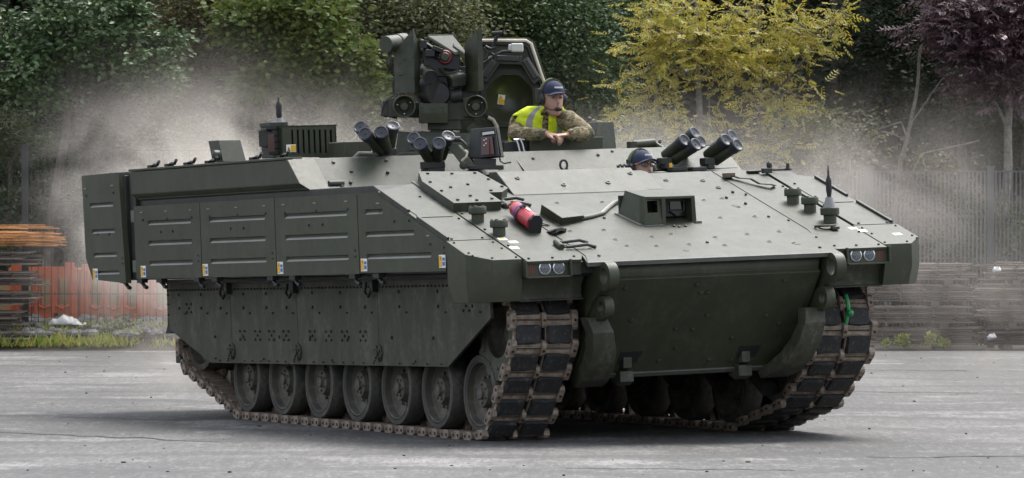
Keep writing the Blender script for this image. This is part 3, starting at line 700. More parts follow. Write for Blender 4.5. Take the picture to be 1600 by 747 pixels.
q = V((-1.750,-1.224,2.177)); h = MB().use(m_paint); h.box(q + V((0, 0, .0)), (.16, .16, .05)); h.use(m_agrey); h.lathe(q + V((0, 0, .025)), (0, 0, 1), [(.042, 0), (.025, .055), (.001, .056)], 18)
h.use(m_black); h.lathe(q + V((0, 0, .08)), (0, 0, 1), [(.016, 0), (.022, .02), (.021, .055), (.024, .09), (.014, .115), (.007, .125), (.006, .15), (.0005, .155)], 14); part('antenna', h, None, .002)
h = MB(); q = V((-1.300,-0.845,1.963)); h.box(q + V((0, -.03, .04)), (.3, .21, .12)); part('roof_box', h, m_paint, .01)
h = MB().use(m_bare); q = V((-1.000,-0.877,1.964)); h.tube([q + V((0, -.1, -.03)), q + V((0, -.06, .005)), q + V((.02, .02, .0)), q + V((0, .09, .0))], .018, 8); part('roof_pipe', h, None)
h = MB(); q = V((-0.318,-1.449,1.756)); h.cyl(q + V((0, -.02, 0)), q + V((0, .09, 0)), .022, n=12); h.tube([q + V((0, .07, 0)), q + V((.03, .075, -.04)), q + V((.01, .085, -.10))], .016, 8); part('grab_stub', h, m_dark)

# smoke grenade launchers
def launcher(base, tubes, r=.043, bsz=(.10, .15, .05)):
    base = V(base); h = MB(); h.box(base, bsz); h.box(base - V((0, 0, .04)), (bsz[0] + .05, bsz[1] - .03, .03))
    o = part('smoke_launcher', h, m_dark, .006)
    for root, tip in tubes:
        a, b = V(root), V(tip); dv = (b - a).normalized(); L = (b - a).length
        h = MB().use(m_paint); h.lathe(a, dv, [(r * .95, 0), (r * .95, L * .74), (r * 1.02, L * .75)], 20, True)
        h.use(m_cap); h.lathe(a + dv * (L * .74), dv, [(r * 1.04, 0), (r * 1.1, .01), (r * 1.08, L * .2), (r * 1.15, L * .22), (r * 1.12, L * .26), (r * .95, L * .27), (r * .78, L * .245), (r * .2, L * .235), (r * .15, L * .25), (.001, L * .25)], 22)
        sub('launch_tube', h, None, o)
    return o
launcher((-0.720,-0.861,1.969), [((-0.740,-0.905,1.998), (-0.620,-1.089,2.154)), ((-0.680,-0.907,1.987), (-0.500,-1.106,2.101)), ((-0.680,-0.863,1.990), (-0.460,-0.996,2.108)), ((-0.740,-0.816,2.000), (-0.600,-0.842,2.155))])
launcher((-0.300,-0.684,1.862), [((-0.360,-0.674,1.917), (-0.220,-0.863,2.056)), ((-0.300,-0.702,1.898), (-0.100,-0.865,2.012)), ((-0.300,-0.653,1.897), (-0.080,-0.728,2.010)), ((-0.360,-0.591,1.919), (-0.200,-0.598,2.062))])
launcher((-0.150,1.053,1.835), [((-0.220,1.101,1.876), (-0.020,1.156,1.980)), ((-0.180,1.140,1.842), (0.020,1.226,1.947)), ((-0.300,1.226,1.935), (-0.140,1.302,2.032)), ((-0.280,1.275,1.887), (-0.120,1.340,1.967))], bsz=(.09, .08, .05))
launcher((-0.050,1.344,1.823), [((-0.120,1.387,1.865), (0.080,1.436,1.971)), ((-0.080,1.421,1.827), (0.120,1.506,1.932)), ((-0.200,1.477,1.911), (-0.040,1.552,2.000))], bsz=(.09, .08, .05))
for q in ((-0.020,1.250,1.780), (-0.020,1.087,1.784)):
    h = MB(); h.box(V(q) + V((0, 0, -.01)), (.08, .12, .03)); part('launcher_bracket', h, m_dark, .006)
h = MB().use(m_yellow); h.box(V((0.060,0.996,1.803)), (.01, .02, .03)); part('yellow_tag', h, None)
h = MB(); q = V((-0.500,1.067,1.964)); h.cyl(q + V((0, -.08, 0)), q + V((0, .09, .01)), .032, n=14); h.box(q + V((0, -.09, -.01)), (.06, .06, .07)); h.tube([q + V((0, .1, 0)), q + V((.06, .16, -.06)), q + V((.14, .2, -.12))], .02, 8); part('hatch_hinge', h, m_paint, .004)

# commander's hatch: coaming plate, handles, ring
h = MB(); pl = [V((-0.620,0.224,1.936)), V((-0.620,0.802,1.920)), V((-0.620,0.807,2.030)), V((-0.620,0.228,2.038))]
h.prism(pl, (-.02, 0, 0)); o = part('hatch_front_plate', h, m_paint, .003)
h = MB(); a, b, c, d = V((-0.660,0.041,1.937)), V((-0.660,0.243,1.936)), V((-0.660,0.246,2.023)), V((-0.660,0.044,2.015)); h.prism([a, b, c, d], (-.08, 0, 0)); part('periscope_bank', h, m_black, .004)
h = MB()
for u in (0, .035): 
    q = V((-0.640,0.124,1.966)) + V((.01, u, 0)); h.tube([q + V((0, 0, .06)), q + V((.02, .004, .03)), q + V((.02, .012, -.01)), q + V((.03, .02, -.045))], .008, 6); h.tube([q + V((0, -.02, .062)), q + V((0, .03, .062))], .008, 6)
part('hatch_catch', h, m_steel)
h = MB(); c = V((-.93, .43, 1.94)); h.lathe(c, (0, 0, 1), [(.27, -.01), (.27, .05), (.25, .055), (.235, .05), (.235, -.01)], 32); part('hatch_ring', h, m_paint)
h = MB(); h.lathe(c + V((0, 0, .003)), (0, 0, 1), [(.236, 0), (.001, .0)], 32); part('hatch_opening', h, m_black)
# driver's hatch coaming and periscopes
h = MB(); c = V((.36, .56, 1.726)); h.lathe(c, (0, 0, 1), [(.23, 0), (.23, .022), (.20, .03), (.19, .02), (.19, 0)], 30); part('driver_hatch_ring', h, m_paint)
h = MB()
for k in range(4): q = V((0.450,0.388,1.774)) + V((0, k * .032, 0)); h.tube([q + V((0, 0, -.03)), q + V((0, 0, .03)), q + V((0, .02, .035))], .011, 6)
h.box(V((0.430,0.432,1.764)), (.04, .16, .05)); part('hatch_spring', h, m_gunmetal)
# loose webbing strap near the fender
h = MB(); h.ribbon([gp(.92, 1.00, .03), gp(.98, 1.05, .02), gp(1.05, 1.10, .035), gp(1.12, 1.13, .02), gp(1.18, 1.19, .03), gp(1.15, 1.24, .012)], (.05, -.01, 0), .006); h.box(gp(.92, 1.0, .025), (.06, .07, .03)); part('webbing_strap', h, m_web)
h = MB(); 
for q, sz in ((gp(.86, 1.33, .03), (.04, .07, .035)), (gp(.80, 1.45, .015), (.04, .20, .014)), (gp(.82, 1.25, .015), (.04, .10, .014))): h.box(q, sz)
h.lathe(gp(.84, 1.36, .04), (0, 0, 1), [(.014, 0), (.02, .012), (.02, .035), (.008, .05), (.001, .05)], 12); h.lathe(gp(.82, 1.52, .02), (0, 0, 1), [(.013, 0), (.013, .045), (.001, .045)], 10); part('mirror_mount', h, m_dark, .004)

# ---- remote weapon station, turned towards the camera: its own upright frame
WS = VW.inverted() @ M.Translation(((-0.503,36.600,2.038)))
def wpart(name, mb, m, bevel=0, **kw): return mb.build(name, m, veh, bevel=bevel, local=WS, **kw)
h = MB()
h.lathe((.02, 0, -.16), (0, 0, 1), [(.34, 0), (.34, .05), (.22, .07), (.22, .12)], 36, True)
h.prism([(-0.334,-0.060,-0.114), (-0.215,-0.100,-0.114), (-0.206,-0.060,0.037), (-0.311,-0.020,0.046)], (.04, .2, 0))
h.prism([(-0.229,-0.120,-0.096), (0.284,-0.120,-0.078), (0.220,-0.080,0.032), (-0.201,-0.080,0.046)], (0, .25, 0))
h.box((0.0, .06, .05), (.16, .16, .12)); h.box((.02, .03, .135), (.24, .14, .16))
ws = wpart('weapon_station', h, m_grip, .006)
h = MB(); h.prism([(-0.160,-0.140,0.242), (0.046,-0.140,0.242), (0.046,-0.140,0.169), (-0.160,-0.140,0.169)], (0, .14, 0)); h.prism([(-0.160,-0.160,0.169), (0.046,-0.160,0.169), (0.046,-0.145,0.101), (-0.160,-0.145,0.101)], (0, .16, 0))
for u, v in ((660, 168), (660, 174), (692, 168), (693, 174), (676, 171)): h.cyl(V(((-3.134,0.000,0.961))) * 0 + V(((u - 690) / 218.6, -.142, (215 - v) / 218.6)), V(((u - 690) / 218.6, -.15, (215 - v) / 218.6)), .008, n=8)
sub('station_block', h, m_paint, ws, .004)
h = MB(); h.prism([(0.037,-0.050,0.274), (0.238,-0.050,0.288), (0.238,-0.050,0.124), (0.037,-0.050,0.124)], (0, .16, 0)); sub('drive_housing', h, m_paint, ws, .006); h = MB(); h.prism([(-0.160,0.000,0.252), (-0.329,0.000,0.261), (-0.339,0.000,0.151), (-0.160,0.000,0.142)], (0, .16, 0)); sub('drive_housing', h, m_paint, ws, .006)
# left and right shields: outer plate plus angled cheek
h = MB(); h.prism([(-0.199,-0.160,0.775), (-0.190,-0.160,0.320), (-0.334,-0.040,0.309), (-0.341,-0.060,0.604), (-0.325,-0.060,0.627)], (.006, .014, 0)); h.prism([(-0.199,-0.163,0.775), (-0.142,-0.080,0.599), (-0.160,-0.090,0.316), (-0.190,-0.163,0.318)], (-.006, .014, 0)); o = sub('left_shield', h, m_grip, ws, .002)
h = MB()
for u, v, y in ((625, 100, -.09), (625, 118, -.09), (643, 60, -.165), (645, 90, -.165), (646, 123, -.165), (631, 94, -.12), (631, 117, -.12), (620, 141, -.07)): h.sphere(((u - 690) / 218.6, y, (215 - v) / 218.6), .006, 8, 4)
sub('shield_bolt', h, m_dark, ws)
h = MB(); h.prism([(0.288,-0.200,0.780), (0.302,-0.200,0.339), (0.265,-0.180,0.325), (0.252,-0.180,0.764)], (.0, .014, 0)); h.prism([(0.252,-0.183,0.769), (0.263,-0.183,0.471), (0.174,0.020,0.453), (0.160,0.020,0.654)], (.006, .012, 0)); h.prism([(0.261,-0.180,0.471), (0.265,-0.180,0.325), (0.146,0.000,0.334), (0.169,0.000,0.453)], (.006, .012, 0)); sub('right_shield', h, m_paint, ws, .002)
# sensor mast cylinder at upper left
h = MB(); a = V((-0.398,-0.100,0.661)); b = V((-0.265,0.060,0.682)); h.cyl(a, a.lerp(b, .62), .062, n=24); h.cyl(a.lerp(b, .6), b, .068, n=24); h.box(V((-0.371,-0.020,0.576)), (.03, .04, .07)); h.cyl(V((-0.371,-0.040,0.563)), V((-0.375,-0.040,0.522)), .012, n=8); sub('sensor_cylinder', h, m_grip, ws, .004)
# gun cover tray, cradle and sights between the shields
h = MB(); h.prism([(-0.101,0.140,0.714), (0.078,0.140,0.718), (0.169,-0.120,0.599), (0.096,-0.120,0.586)], (0, .01, .02)); h.prism([(-0.105,0.160,0.741), (0.091,0.160,0.746), (0.110,0.150,0.709), (0.110,0.150,0.691), (-0.105,0.150,0.718)], (0, .02, 0)); h.prism([(0.087,-0.100,0.654), (0.169,-0.130,0.595), (0.156,-0.130,0.581), (0.078,-0.100,0.640)], (0, .02, .02)); sub('gun_cover', h, m_grip, ws, .003)
h = MB(); h.box(V((0.000,0.060,0.526)), (.26, .26, .18)); h.box(V((-0.128,0.020,0.663)), (.05, .3, .06)); h.box(V((-0.082,-0.020,0.599)), (.07, .26, .05)); h.tube([(-0.146,0.000,0.691), (-0.082,-0.080,0.645), (-0.027,-0.120,0.608)], .018, 8); h.tube([(-0.128,0.000,0.636), (-0.064,-0.100,0.581), (0.000,-0.140,0.563)], .014, 8); h.box(V((-0.027,-0.060,0.627)), (.08, .2, .03), M.Rotation(.35, 3, 'Y')); h.box(V((0.183,0.080,0.389)), (.14, .1, .24)); h.box(V((-0.037,0.060,0.366)), (.2, .2, .2)); sub('gun_cradle', h, m_gunmetal, ws, .004)
h = MB(); c = V((0.027,-0.120,0.572)); h.lathe(c, (0.1, -1, .0), [(.05, -.1), (.052, -.02), (.046, .0), (.03, .0), (.03, -.01), (.001, -.01)], 22); sub('red_sight_collar', h, m_redpaint, ws, .003)
h = MB(); h.lathe(V((0.023,-0.130,0.572)), (0.1, -1, 0), [(.032, -.03), (.032, .03), (.027, .045), (.001, .046)], 18); sub('sight_barrel', h, m_paint, ws)
h = MB(); a = V((-0.078,-0.200,0.430)); h.cyl(V((-0.119,0.000,0.489)), a, .045, .05, 22); h.use(m_black).lathe(a, (.18, -.95, -.25), [(.05, 0), (.046, .012), (.04, .004), (.001, .004)], 22); h.mats = [m_paint, m_black]; h.m = [1 if i >= 24 else 0 for i in range(len(h.f))]; sub('day_sight', h, None, ws)
h = MB().use(m_paint); h.prism([(-0.032,-0.060,0.503), (0.069,0.040,0.522), (0.178,-0.120,0.453), (0.073,-0.200,0.430)], (0, 0, -.02)); h.use(m_lens); h.prism([(0.000,-0.055,0.503), (0.064,0.000,0.515), (0.110,-0.070,0.485), (0.041,-0.120,0.471)], (0, 0, .003)); h.use(m_dark); h.prism([(0.073,-0.200,0.430), (0.178,-0.120,0.451), (0.174,-0.100,0.371), (0.082,-0.180,0.361)], (-.05, .2, 0)); h.use(m_black); h.tube([(0.046,-0.160,0.453), (0.105,-0.160,0.467), (0.174,-0.120,0.467)], .006, 6); sub('thermal_sight', h, None, ws, .003)
h = MB(); h.lathe(V((-0.023,-0.130,0.311)), (0, -1, 0), [(.085, -.15), (.085, -.01), (.078, .0), (.001, .004)], 28); sub('main_sight_window', h, m_black, ws)
h = MB(); h.cyl(V((-0.101,0.000,0.343)), V((-0.023,-0.120,0.316)), .10, .09, 24); h.cyl(V((0.073,-0.060,0.297)), V((0.146,-0.060,0.306)), .05, n=18); sub('sight_body', h, m_dark, ws)
for u, v in ((632.5, 167), (744, 167)):
    c = V(((u - 690) / 218.6, -.17, (215 - v) / 218.6)); h = MB()
    h.lathe(c, (.08, -1, 0), [(.06, -.22), (.08, -.14), (.081, .0), (.076, .004), (.07, .0), (.066, -.06), (.03, -.08), (.001, -.08)], 32)
    h.box(c + V((-.05 if u < 690 else -.03, .14, -.005)), (.12, .14, .13)); lm = sub('loudspeaker', h, m_paint, ws, .002)
    h = MB(); h.lathe(c, (.08, -1, 0), [(.033, -.08), (.032, -.03), (.026, -.022), (.001, -.02)], 20); 
    h.mats = [m_paint, m_white]; 
    n0 = len(h.f)
    for a in (.6, 2.9, 4.7): h.sphere(c + V((.052 * cos(a), .045, .052 * sin(a))), .005, 6, 4)
    h.m = [0 if i < n0 else 1 for i in range(len(h.f))]; sub('horn_core', h, None, ws)
h = MB(); h.tube([(-0.334,0.000,0.306), (-0.384,-0.020,0.274), (-0.421,-0.020,0.215), (-0.430,-0.020,0.160), (-0.393,0.000,0.146)], .005, 6); h.tube([(-0.229,-0.060,0.627), (-0.320,0.020,0.297), (-0.393,0.020,0.261)], .004, 6); h.tube([(-0.192,-0.100,0.316), (-0.151,-0.130,0.252)], .008, 6); sub('station_cable', h, m_black, ws)
h = MB(); h.prism([(-0.421,-0.020,0.261), (-0.320,-0.020,0.279), (-0.320,-0.020,0.133), (-0.421,-0.020,0.156)], (0, .12, 0)); h.prism([(-0.361,0.060,0.398), (-0.329,0.060,0.444), (-0.320,0.060,0.306), (-0.352,0.060,0.325)], (0, .1, 0)); sub('relay_box', h, m_dark, ws, .005)
# jammer box on the crew plate
WS0 = WS; WS = WS @ M.Translation((0, -.74, .006)) @ M.Scale(.98, 4)
h = MB(); h.hull8([(0.197,-0.140,-0.169), (0.439,-0.280,-0.156), (0.457,-0.100,-0.160), (0.265,0.060,-0.178)], [(0.220,-0.100,0.041), (0.403,-0.220,0.055), (0.421,-0.080,0.055), (0.274,0.040,0.046)]); h.box(V((0.320,-0.140,-0.201)), (.16, .18, .06)); h.box(V((0.329,-0.160,-0.233)), (.25, .2, .03)); jb = wpart('jammer_box', h, m_dark, .004)
h = MB().use(m_gunmetal); h.prism([(0.288,-0.225,-0.165), (0.425,-0.290,-0.151), (0.398,-0.245,0.041), (0.288,-0.180,0.027)], (-.004, -.012, 0)); h.use(m_brownpanel); h.prism([(0.297,-0.245,-0.146), (0.389,-0.290,-0.142), (0.375,-0.265,-0.014), (0.297,-0.220,-0.018)], (-.003, -.008, 0)); h.use(m_grey); h.prism([(0.306,-0.225,-0.005), (0.389,-0.265,0.005), (0.384,-0.260,0.023), (0.306,-0.220,0.014)], (-.003, -.01, 0)); h.use(m_white)
for u, v, y in ((759, 224, -.24), (762, 229, -.25), (759, 232, -.248), (762, 222, -.245)): h.sphere(((u - 690) / 218.6, y - .008, (215 - v) / 218.6), .006, 6, 4)
h.use(m_redpaint)
for u in (766, 770): h.prism([V(((u - 690) / 218.6, -.285, (215 - 246) / 218.6)), V(((u - 688.8) / 218.6, -.287, (215 - 246) / 218.6)), V(((u - 689.2) / 218.6, -.265, (215 - 221) / 218.6)), V(((u - 690.4) / 218.6, -.263, (215 - 221) / 218.6))], (0, -.006, 0))
sub('filter_panel', h, None, jb, .001)
for pp, rr in (([(0.425,-0.260,-0.160), (0.430,-0.260,-0.188), (0.457,-0.260,-0.206), (0.508,-0.260,-0.197)], .006), ([(0.046,-0.150,-0.032), (0.146,-0.150,-0.032)], .02), ([(0.119,-0.140,-0.018), (0.165,-0.160,-0.050), (0.197,-0.160,-0.087)], .01)): wpart('conduit', MB().tube(pp, rr, 8), m_dark)
h = MB(); h.prism([(0.055,-0.160,-0.087), (0.128,-0.160,-0.069), (0.256,-0.240,-0.224), (0.174,-0.240,-0.242)], (.02, .14, 0)); h.cyl(V((0.169,-0.260,-0.220)), V((0.169,-0.290,-0.220)), .03, n=14); h.cyl(V((0.169,-0.280,-0.220)), V((0.169,-0.300,-0.220)), .018, n=12); wpart('strut_arm', h, m_paint, .005)
h = MB().use(m_hose); h.tube([(0.156,-0.260,-0.188), (0.188,-0.270,-0.160), (0.197,-0.260,-0.128), (0.178,-0.250,-0.114)], .009, 7); wpart('cable_lug', h, None); h = MB().use(m_yellow); h.tube([(-0.329,-0.150,-0.018), (-0.339,-0.160,-0.055), (-0.343,-0.160,-0.091)], .007, 6); WS = WS0; wpart('cable_lug', h, None)

# ---- open hatch lid behind the commander
LD = VW.inverted() @ M.Translation(((-0.503,36.600,2.038))) 
def oct_(cx, cz, r, rot=PI / 8): return [(cx + r * cos(rot + k * PI / 4), cz + r * sin(rot + k * PI / 4)) for k in range(8)]
px = lambda u, v: ((u - 690) / 218.6, (215 - v) / 218.6)
y0 = .46
h = MB(); lid = [px(726, 62), px(733, 54.5), px(826, 54.5), px(836, 62), px(864, 150), px(864, 205), px(720, 225), px(716, 190)]
ctr = px(796, 151); h.plate((0, y0, 0), (1, 0, 0), (0, 0, 1), lid, .06, [oct_(ctr[0], ctr[1], .185)], None)
o = h.build('hatch_lid', m_paint, veh, bevel=.008, local=LD)
h = MB(); r = [lambda k, rr, yy: V((ctr[0] + rr * cos(k), yy, ctr[1] + rr * sin(k)))]
h.lathe((ctr[0], y0 - .02, ctr[1]), (0, -1, 0), [(.001, -.11), (.05, -.105), (.10, -.085), (.14, -.05), (.165, -.01), (.178, .012), (.19, .012), (.205, -.01)], 8, x=V((cos(PI / 8), 0, sin(PI / 8)))) if False else h.lathe((ctr[0], y0 - .02, ctr[1]), (0, -1, 0), [(.001, -.11), (.05, -.105), (.10, -.085), (.14, -.05), (.165, -.01), (.175, .004)], 40)
sub('padded_dish', h, paint('glossy_olive_pad', (.035, .04, .022), .1, .05, .3), o)
h = MB(); h.plate((0, y0 - .03, 0), (1, 0, 0), (0, 0, 1), oct_(ctr[0], ctr[1], .225), .05, [oct_(ctr[0], ctr[1], .182)]); sub('dish_surround', h, m_dark, o, .008)
# seal round the lid edge
h = MB(); pts = [px(733, 180), px(731, 66), px(736, 60), px(822, 60), px(830, 65), px(855, 140), px(858, 190)]
h.tube([(a, y0 - .02, b) for a, b in pts], .012, 8); sub('lid_seal', h, m_hose, o)
h = MB(); pts = [px(738, 180), px(736, 72), px(741, 66), px(818, 66), px(825, 71), px(849, 142), px(852, 190)]
h.tube([(a, y0 - .02, b) for a, b in pts], .009, 8); sub('lid_inner_seal', h, m_black, o)
# vision blocks round the dish
for (u, v), rot, (w, hh) in (((793, 91), .04, (.20, .07)), ((829, 108), 1.02, (.19, .075)), ((764, 108), -.95, (.17, .075)), ((839, 150), 1.5, (.13, .06))):
    x, z = px(u, v); h = MB(); h.box((x, y0 - .07, z), (w, .10, hh), M.Rotation(rot, 3, 'Y')); h.box((x, y0 - .11, z + .01), (w * .8, .06, hh * .6), M.Rotation(rot, 3, 'Y')); sub('vision_block', h, m_dark, o, .008)
h = MB(); a = px(769, 73); b = px(777, 51); h.cyl((a[0], y0 - .08, a[1]), (b[0], y0 - .10, b[1]), .014, n=10); a = px(769, 49); b = px(785, 48); h.cyl((a[0], y0 - .1, a[1]), (b[0], y0 - .1, b[1]), .014, n=10); sub('lid_handle', h, m_black, o)
h = MB(); x, z = px(808, 72); h.box((x, y0 - .10, z), (.09, .05, .065)); h.box((x - .05, y0 - .1, z), (.03, .03, .05)); sub('lid_lamp', h, m_grey, o, .012)
h = MB().use(m_black)
for pp in ([(760, 76), (772, 84), (786, 78), (800, 78)], [(755, 72), (762, 80), (760, 88), (752, 92)], [(758, 70), (766, 74), (774, 72)]): h.tube([(px(*q)[0], y0 - .11, px(*q)[1]) for q in pp], .011, 7)
h.use(m_hose); h.tube([(px(*q)[0], y0 - .1, px(*q)[1]) for q in ((754, 94), (766, 86), (780, 80), (796, 77))], .007, 7); h.tube([(px(*q)[0], y0 - .14, px(*q)[1]) for q in ((762, 182), (770, 186), (776, 196), (778, 206))], .014, 8); sub('lid_cable', h, None, o)
h = MB().use(m_white); x, z = px(783, 153); Rm = M.Rotation(.12, 3, 'Y'); h.box((x, y0 + .062, z), (.05, .004, .072), Rm); h.use(m_yellow); h.box((x + .002, y0 + .058, z - .014), (.042, .004, .034), Rm); h.prism([(x - .02, y0 + .056, z + .006), (x + .014, y0 + .056, z + .006), (x - .004, y0 + .056, z + .032)], (0, .002, 0)); sub('warning_sticker', h, None, o, smooth=0)
h = MB(); h.prism([(px(738, 190)[0], y0 - .1, px(738, 190)[1]), (px(790, 225)[0], y0 - .2, px(790, 225)[1]), (px(748, 232)[0], y0 - .2, px(748, 232)[1]), (px(728, 200)[0], y0 - .1, px(728, 200)[1])], (0, .06, 0))
for u, v in ((744, 192), (750, 198), (756, 186)): h.cyl((px(u, v)[0], y0 - .15, px(u, v)[1]), (px(u, v)[0], y0 - .17, px(u, v)[1]), .01, n=8)
sub('lid_hinge', h, m_paint, o, .004)

# ================================================================== extinguisher strapped to the glacis
h = MB().use(m_red); a, b = gp(1.60, -.965, .062), gp(1.95, -.985, .062); ax = (b - a).normalized(); L = (b - a).length
prof = [(.02, -.03), (.03, -.01), (.05, .02), (.052, .05)]
for i in range(12): prof.append((.054 + .0025 * (i % 2), .07 + i * (L - .1) / 12))
prof += [(.055, L - .02)]
ext = MB().lathe(a, ax, prof, 24, True).build('fire_extinguisher', None, None)
ext.data.materials.append(m_red); ext['label'] = 'red taped cylinder lying on the sloping front plate beside two filler caps'; ext['category'] = 'fire extinguisher'
ext.matrix_world = HW
def esub(n, mb, m, bev=0): return mb.build(n, m, ext, bevel=bev)
h = MB(); x, y, z = frame(ax, GNV); c = b - ax * .02
h.prism([c + x * -.062 + y * -.04, c + x * -.062 + y * .04, c + x * .03 + y * .045, c + x * .062 + y * .02, c + x * .062 + y * -.02, c + x * .03 + y * -.045], ax * .03); esub('end_cap', h, m_black, .004)
h = MB(); h.lathe(a, ax, [(.057, .10), (.058, .102), (.058, .122), (.057, .124)], 24); esub('blue_band', h, mat('blue_violet_tape', (.10, .06, .28), .45))
h = MB(); h.lathe(a, ax, [(.060, .15), (.062, .152), (.062, .168), (.060, .17)], 24); h.tube([a + ax * .16 + x * .06, a + ax * .17 + x * .072 + y * .02, a + ax * .18 + x * .06 + y * .04], .01, 6); h.ribbon([a + ax * .16 + y * .06, gp(1.78, -.88, .02), gp(1.82, -.82, .012)], ax * .03, .006); esub('retaining_strap', h, m_black)
h = MB(); c = a + ax * .2 + x * .045; h.prism([a + ax * .19 + x * .0585 - y * .012, a + ax * .25 + x * .0585 - y * .012, a + ax * .25 + x * .0585 + y * .008, a + ax * .19 + x * .0585 + y * .008], x * .001); esub('printed_mark', h, m_white)
h = MB(); h.tube([a - ax * .03, a - ax * .06 + x * .02, a - ax * .07 + y * .03], .012, 7); h.box(a - ax * .045 + x * .03, (.05, .02, .02)); esub('valve', h, mat('pinkish_brass', (.5, .3, .22), .4, .5), .002)
h = MB(); h.ribbon([(1.983,-0.898,1.358), (2.007,-0.871,1.373), (1.984,-0.823,1.380), (1.942,-0.765,1.371)], (.06, 0, .0), .02); part('black_clip', h, m_black)

# ================================================================== people
def skin_mat():
    m = mat('skin', (.50, .27, .20), .5); m.node_tree.nodes['Principled BSDF'].inputs['Subsurface Weight'].default_value = .15
    m.node_tree.nodes['Principled BSDF'].inputs['Subsurface Radius'].default_value = (.01, .004, .002); t = NT(m)
    t.l(t.ramp(t.noise(t.coord(), 14, 3), [(.3, (.36, .20, .15)), (.7, (.46, .28, .215))]), t.b.inputs['Base Color']); return m
m_skin = skin_mat()
def camo():
    m = mat('camouflage_cloth', (.2, .17, .1), .9); t = NT(m); v = t.coord((1, 1, 1.9))
    n1 = t.noise(v, 13, 3, .6); n2 = t.noise(t.coord((1.3, 1, 2.2)), 17, 3, .6); n3 = t.noise(t.coord((1, 1.2, 2.6)), 26, 3, .6)
    c = t.ramp(n1, [(.44, (.30, .24, .15)), (.50, (.20, .16, .09))])
    c = t.mix(t.ramp(n2, [(.52, (0, 0, 0)), (.56, (1, 1, 1))]), c, (.085, .09, .045)); c = t.mix(t.ramp(n3, [(.58, (0, 0, 0)), (.61, (1, 1, 1))]), c, (.06, .04, .025))
    t.l(c, t.b.inputs['Base Color']); t.bump(t.noise(t.coord((1, 1, 2)), 22, 4, .6), .8, .03); return m
m_camo = camo()
m_navy = mat('navy_cap_cloth', (.012, .020, .052), .85); _t = NT(m_navy); _t.bump(_t.noise(_t.coord(), 120, 3), .3, .004)
m_hiviz = mat('high_visibility_yellow', (.62, .74, .02), .6); _t = NT(m_hiviz); _t.bump(_t.noise(_t.coord((1, 1, 1)), 16, 4), .7, .03)
m_refl = mat('reflective_tape', (.30, .30, .31), .4)
m_olive = mat('olive_headband', (.07, .085, .04), .7)
m_lip = mat('lip', (.40, .16, .13), .5); m_eye = mat('eye_white', (.30, .25, .22), .4); m_brow = mat('brow_hair', (.06, .04, .03), .9)
def remesh(o, vox, it=3):
    m = o.modifiers.new('one_surface', 'REMESH'); m.mode = 'VOXEL'; m.voxel_size = vox; m.use_smooth_shade = True
    s = o.modifiers.new('relax', 'SMOOTH'); s.factor = .5; s.iterations = it
def head_rings(c, Rm, k=1.0, hair=False):
    """head surface: x right, y back (face at -y), z up; c is the middle of the head"""
    sec = [(-.125, .020, -.070, -.020), (-.118, .040, -.088, .01), (-.10, .052, -.094, .035), (-.075, .060, -.094, .06), (-.045, .067, -.093, .082), (-.015, .072, -.090, .094), (.02, .074, -.092, .099), (.05, .074, -.090, .098), (.08, .066, -.078, .088), (.105, .048, -.055, .065), (.12, .022, -.025, .035)]
    out = []
    for z, w, f, b in sec:
        r = []
        for i in range(28):
            a = 2 * PI * i / 28; x = w * sin(a); yy = (f + b) / 2 - (b - f) / 2 * cos(a)
            x *= 1 - .10 * max(0, cos(a)) ** 2
            # brow, eye sockets, nose, mouth
            if cos(a) > .55:
                if -.0 < z < .03 and .012 < abs(x) < .05: yy += .010
                if z > .045 and z < .06: yy -= .004
                if abs(x) < .004 + .012 and -.05 < z < .03: yy -= {True: .022}.get(z < -.03, .012) * (1 - abs(x) / .02)
                if -.08 < z < -.06: yy += .001
                if z < -.09 and abs(x) < .02: yy -= .004
            r.append(V(c) + Rm @ V((x * k, yy * k, z * k)))
        out.append(r)
    return out
